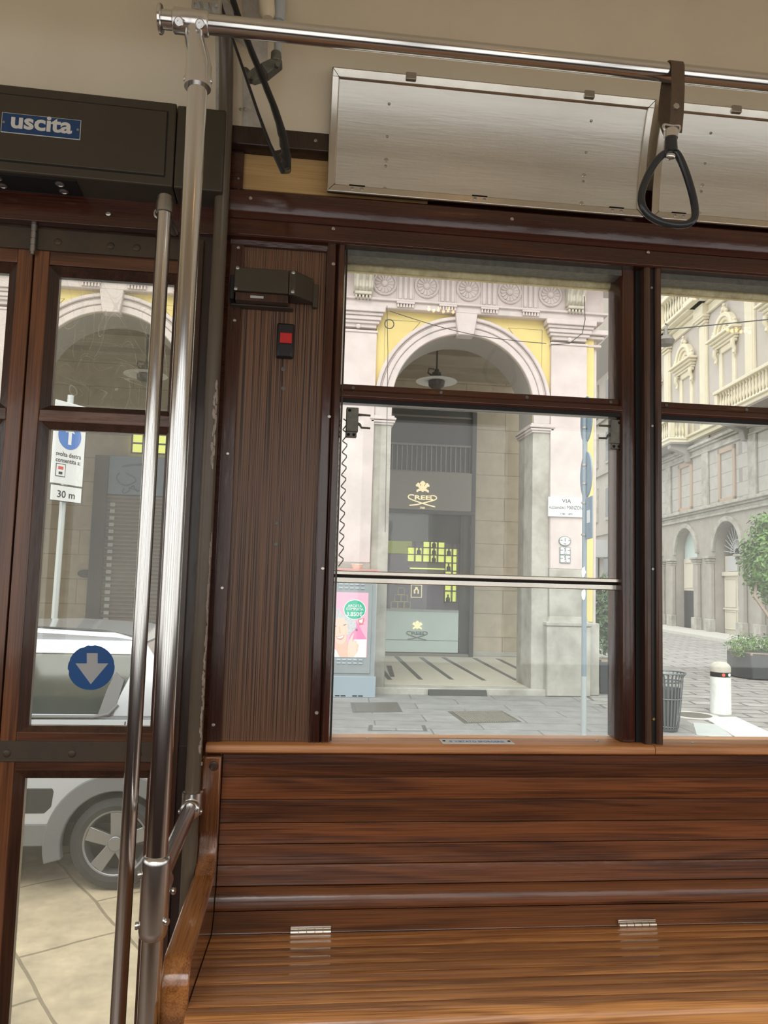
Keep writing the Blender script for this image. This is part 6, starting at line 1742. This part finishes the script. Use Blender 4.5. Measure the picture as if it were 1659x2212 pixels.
# street side: raised footway of the palace
k0, k1 = V((16.433, 25.336, 0)), V((18.161, 33.809, 0))
sw_ = struct(MB().prism([(G0 + E_ * s_ + O_ * o_ + V((0, 0, ZG - .05))) for s_, o_ in ((-14, 0), (60, 0), (60, 2.0), (-14, 2.0))], (0, 0, .17)).build('footway', 'kerbstone'))

# ---- grey building further down the side street
FB = thing('far_building', 'tall grey building with deep eaves far down the side street', 'building', G0 + E_ * 35 + V((0, 0, ZG)))
PB().box(14.3, 70, -8, -.1, ZG, 32).build('wall', 'far_wall', FB)
PB().prism([(14.3, -.1, 16.6), (14.3, 1.3, 17.6), (14.3, 1.3, 17.9), (14.3, -1, 18.2)], (55, 0, 0)).build('eaves', 'soffit', FB)
for zz in (5.0, 9.3, 13.2):
    PB().box(14.3, 70, -.1, .06, zz, zz + .3).build('string_course', 'pier_stone', FB)
for k in range(10):
    s_ = 16.2 + k * 3.4
    for z0 in (6.2, 10.2, 13.9):
        fo = PB().box(s_ - .75, s_ + .75, -.1, .02, z0 - .2, z0 + 2.3).build('window', 'grey_stone', FB)
        PB().box(s_ - .5, s_ + .5, -.05, .03, z0, z0 + 2.0).build('pane', 'win_dark', fo)
    PB().box(s_ - 1.0, s_ + 1.0, -.1, .01, ZG, 3.4).build('shop_opening', 'win_dark', FB)
PB().box(20, 22.5, -.1, .9, 3.4, 4.6).build('awning_box', 'white_grey', FB)

# ---- overhead wires
def wire(name, pts, label, r=.007):
    o = MB().tube(pts, r, 6).build(name, 'wire'); return tag(o, label, 'cable', 'wires across the street')
a, b = A(842, 672, y=11.9), A(1180, 742, y=11.9)
mid = [a.lerp(b, t) + V((0, 0, -.12 * math.sin(PI * t))) for t in [k / 12 for k in range(13)]]
wire('span_wire', mid, 'thin sagging wire across the big arch from capital to capital')
c = A(841, 700, y=11.85)
wc = MB().tube([c + V((.085 * math.cos(t), 0, .085 * math.sin(t))) for t in [2 * PI * k / 24 for k in range(24)]], .010, 6, closed=True).build('wire_coil', 'wire')
tag(wc, 'small ring of coiled cable hanging left of the big arch', 'cable')
wire('drop_cable', [A(836, 660, y=11.9), A(838, 760, y=11.9), A(836, 900, y=11.9), A(832, 1150, y=11.9)], 'dark cable running down the pier left of the big arch', .006)
wire('drop_cable', [A(1262, 640, y=11.6), A(1264, 690, y=11.8), A(1258, 720, y=11.9), A(1230, 742, y=11.9), A(1190, 745, y=11.95)], 'looped dark cable hanging over the right capital', .008)
wire('trolley_wire', [A(1420, 714, y=20), A(1560, 700, y=20), A(1720, 684, y=20)], 'straight thin wire before the palace windows in the right window', .018)
p = A(1438, 728, y=20)
sl2 = thing('street_lamp', 'grey street lamp hung on a wire at the left edge of the right window', 'lamp', p)
MB().lathe([(.0, -.30), (.20, -.26), (.27, -.12), (.20, .0), (.08, .06), (.06, .25)], p, (0, 0, 1), 24).build('lamp_body', 'iron', sl2)
MB().tube([p + V((.0, 0, .25)), p + V((.08, 0, .38)), p + V((-.02, 0, .42))], .03, 8).build('hanger', 'iron', sl2)
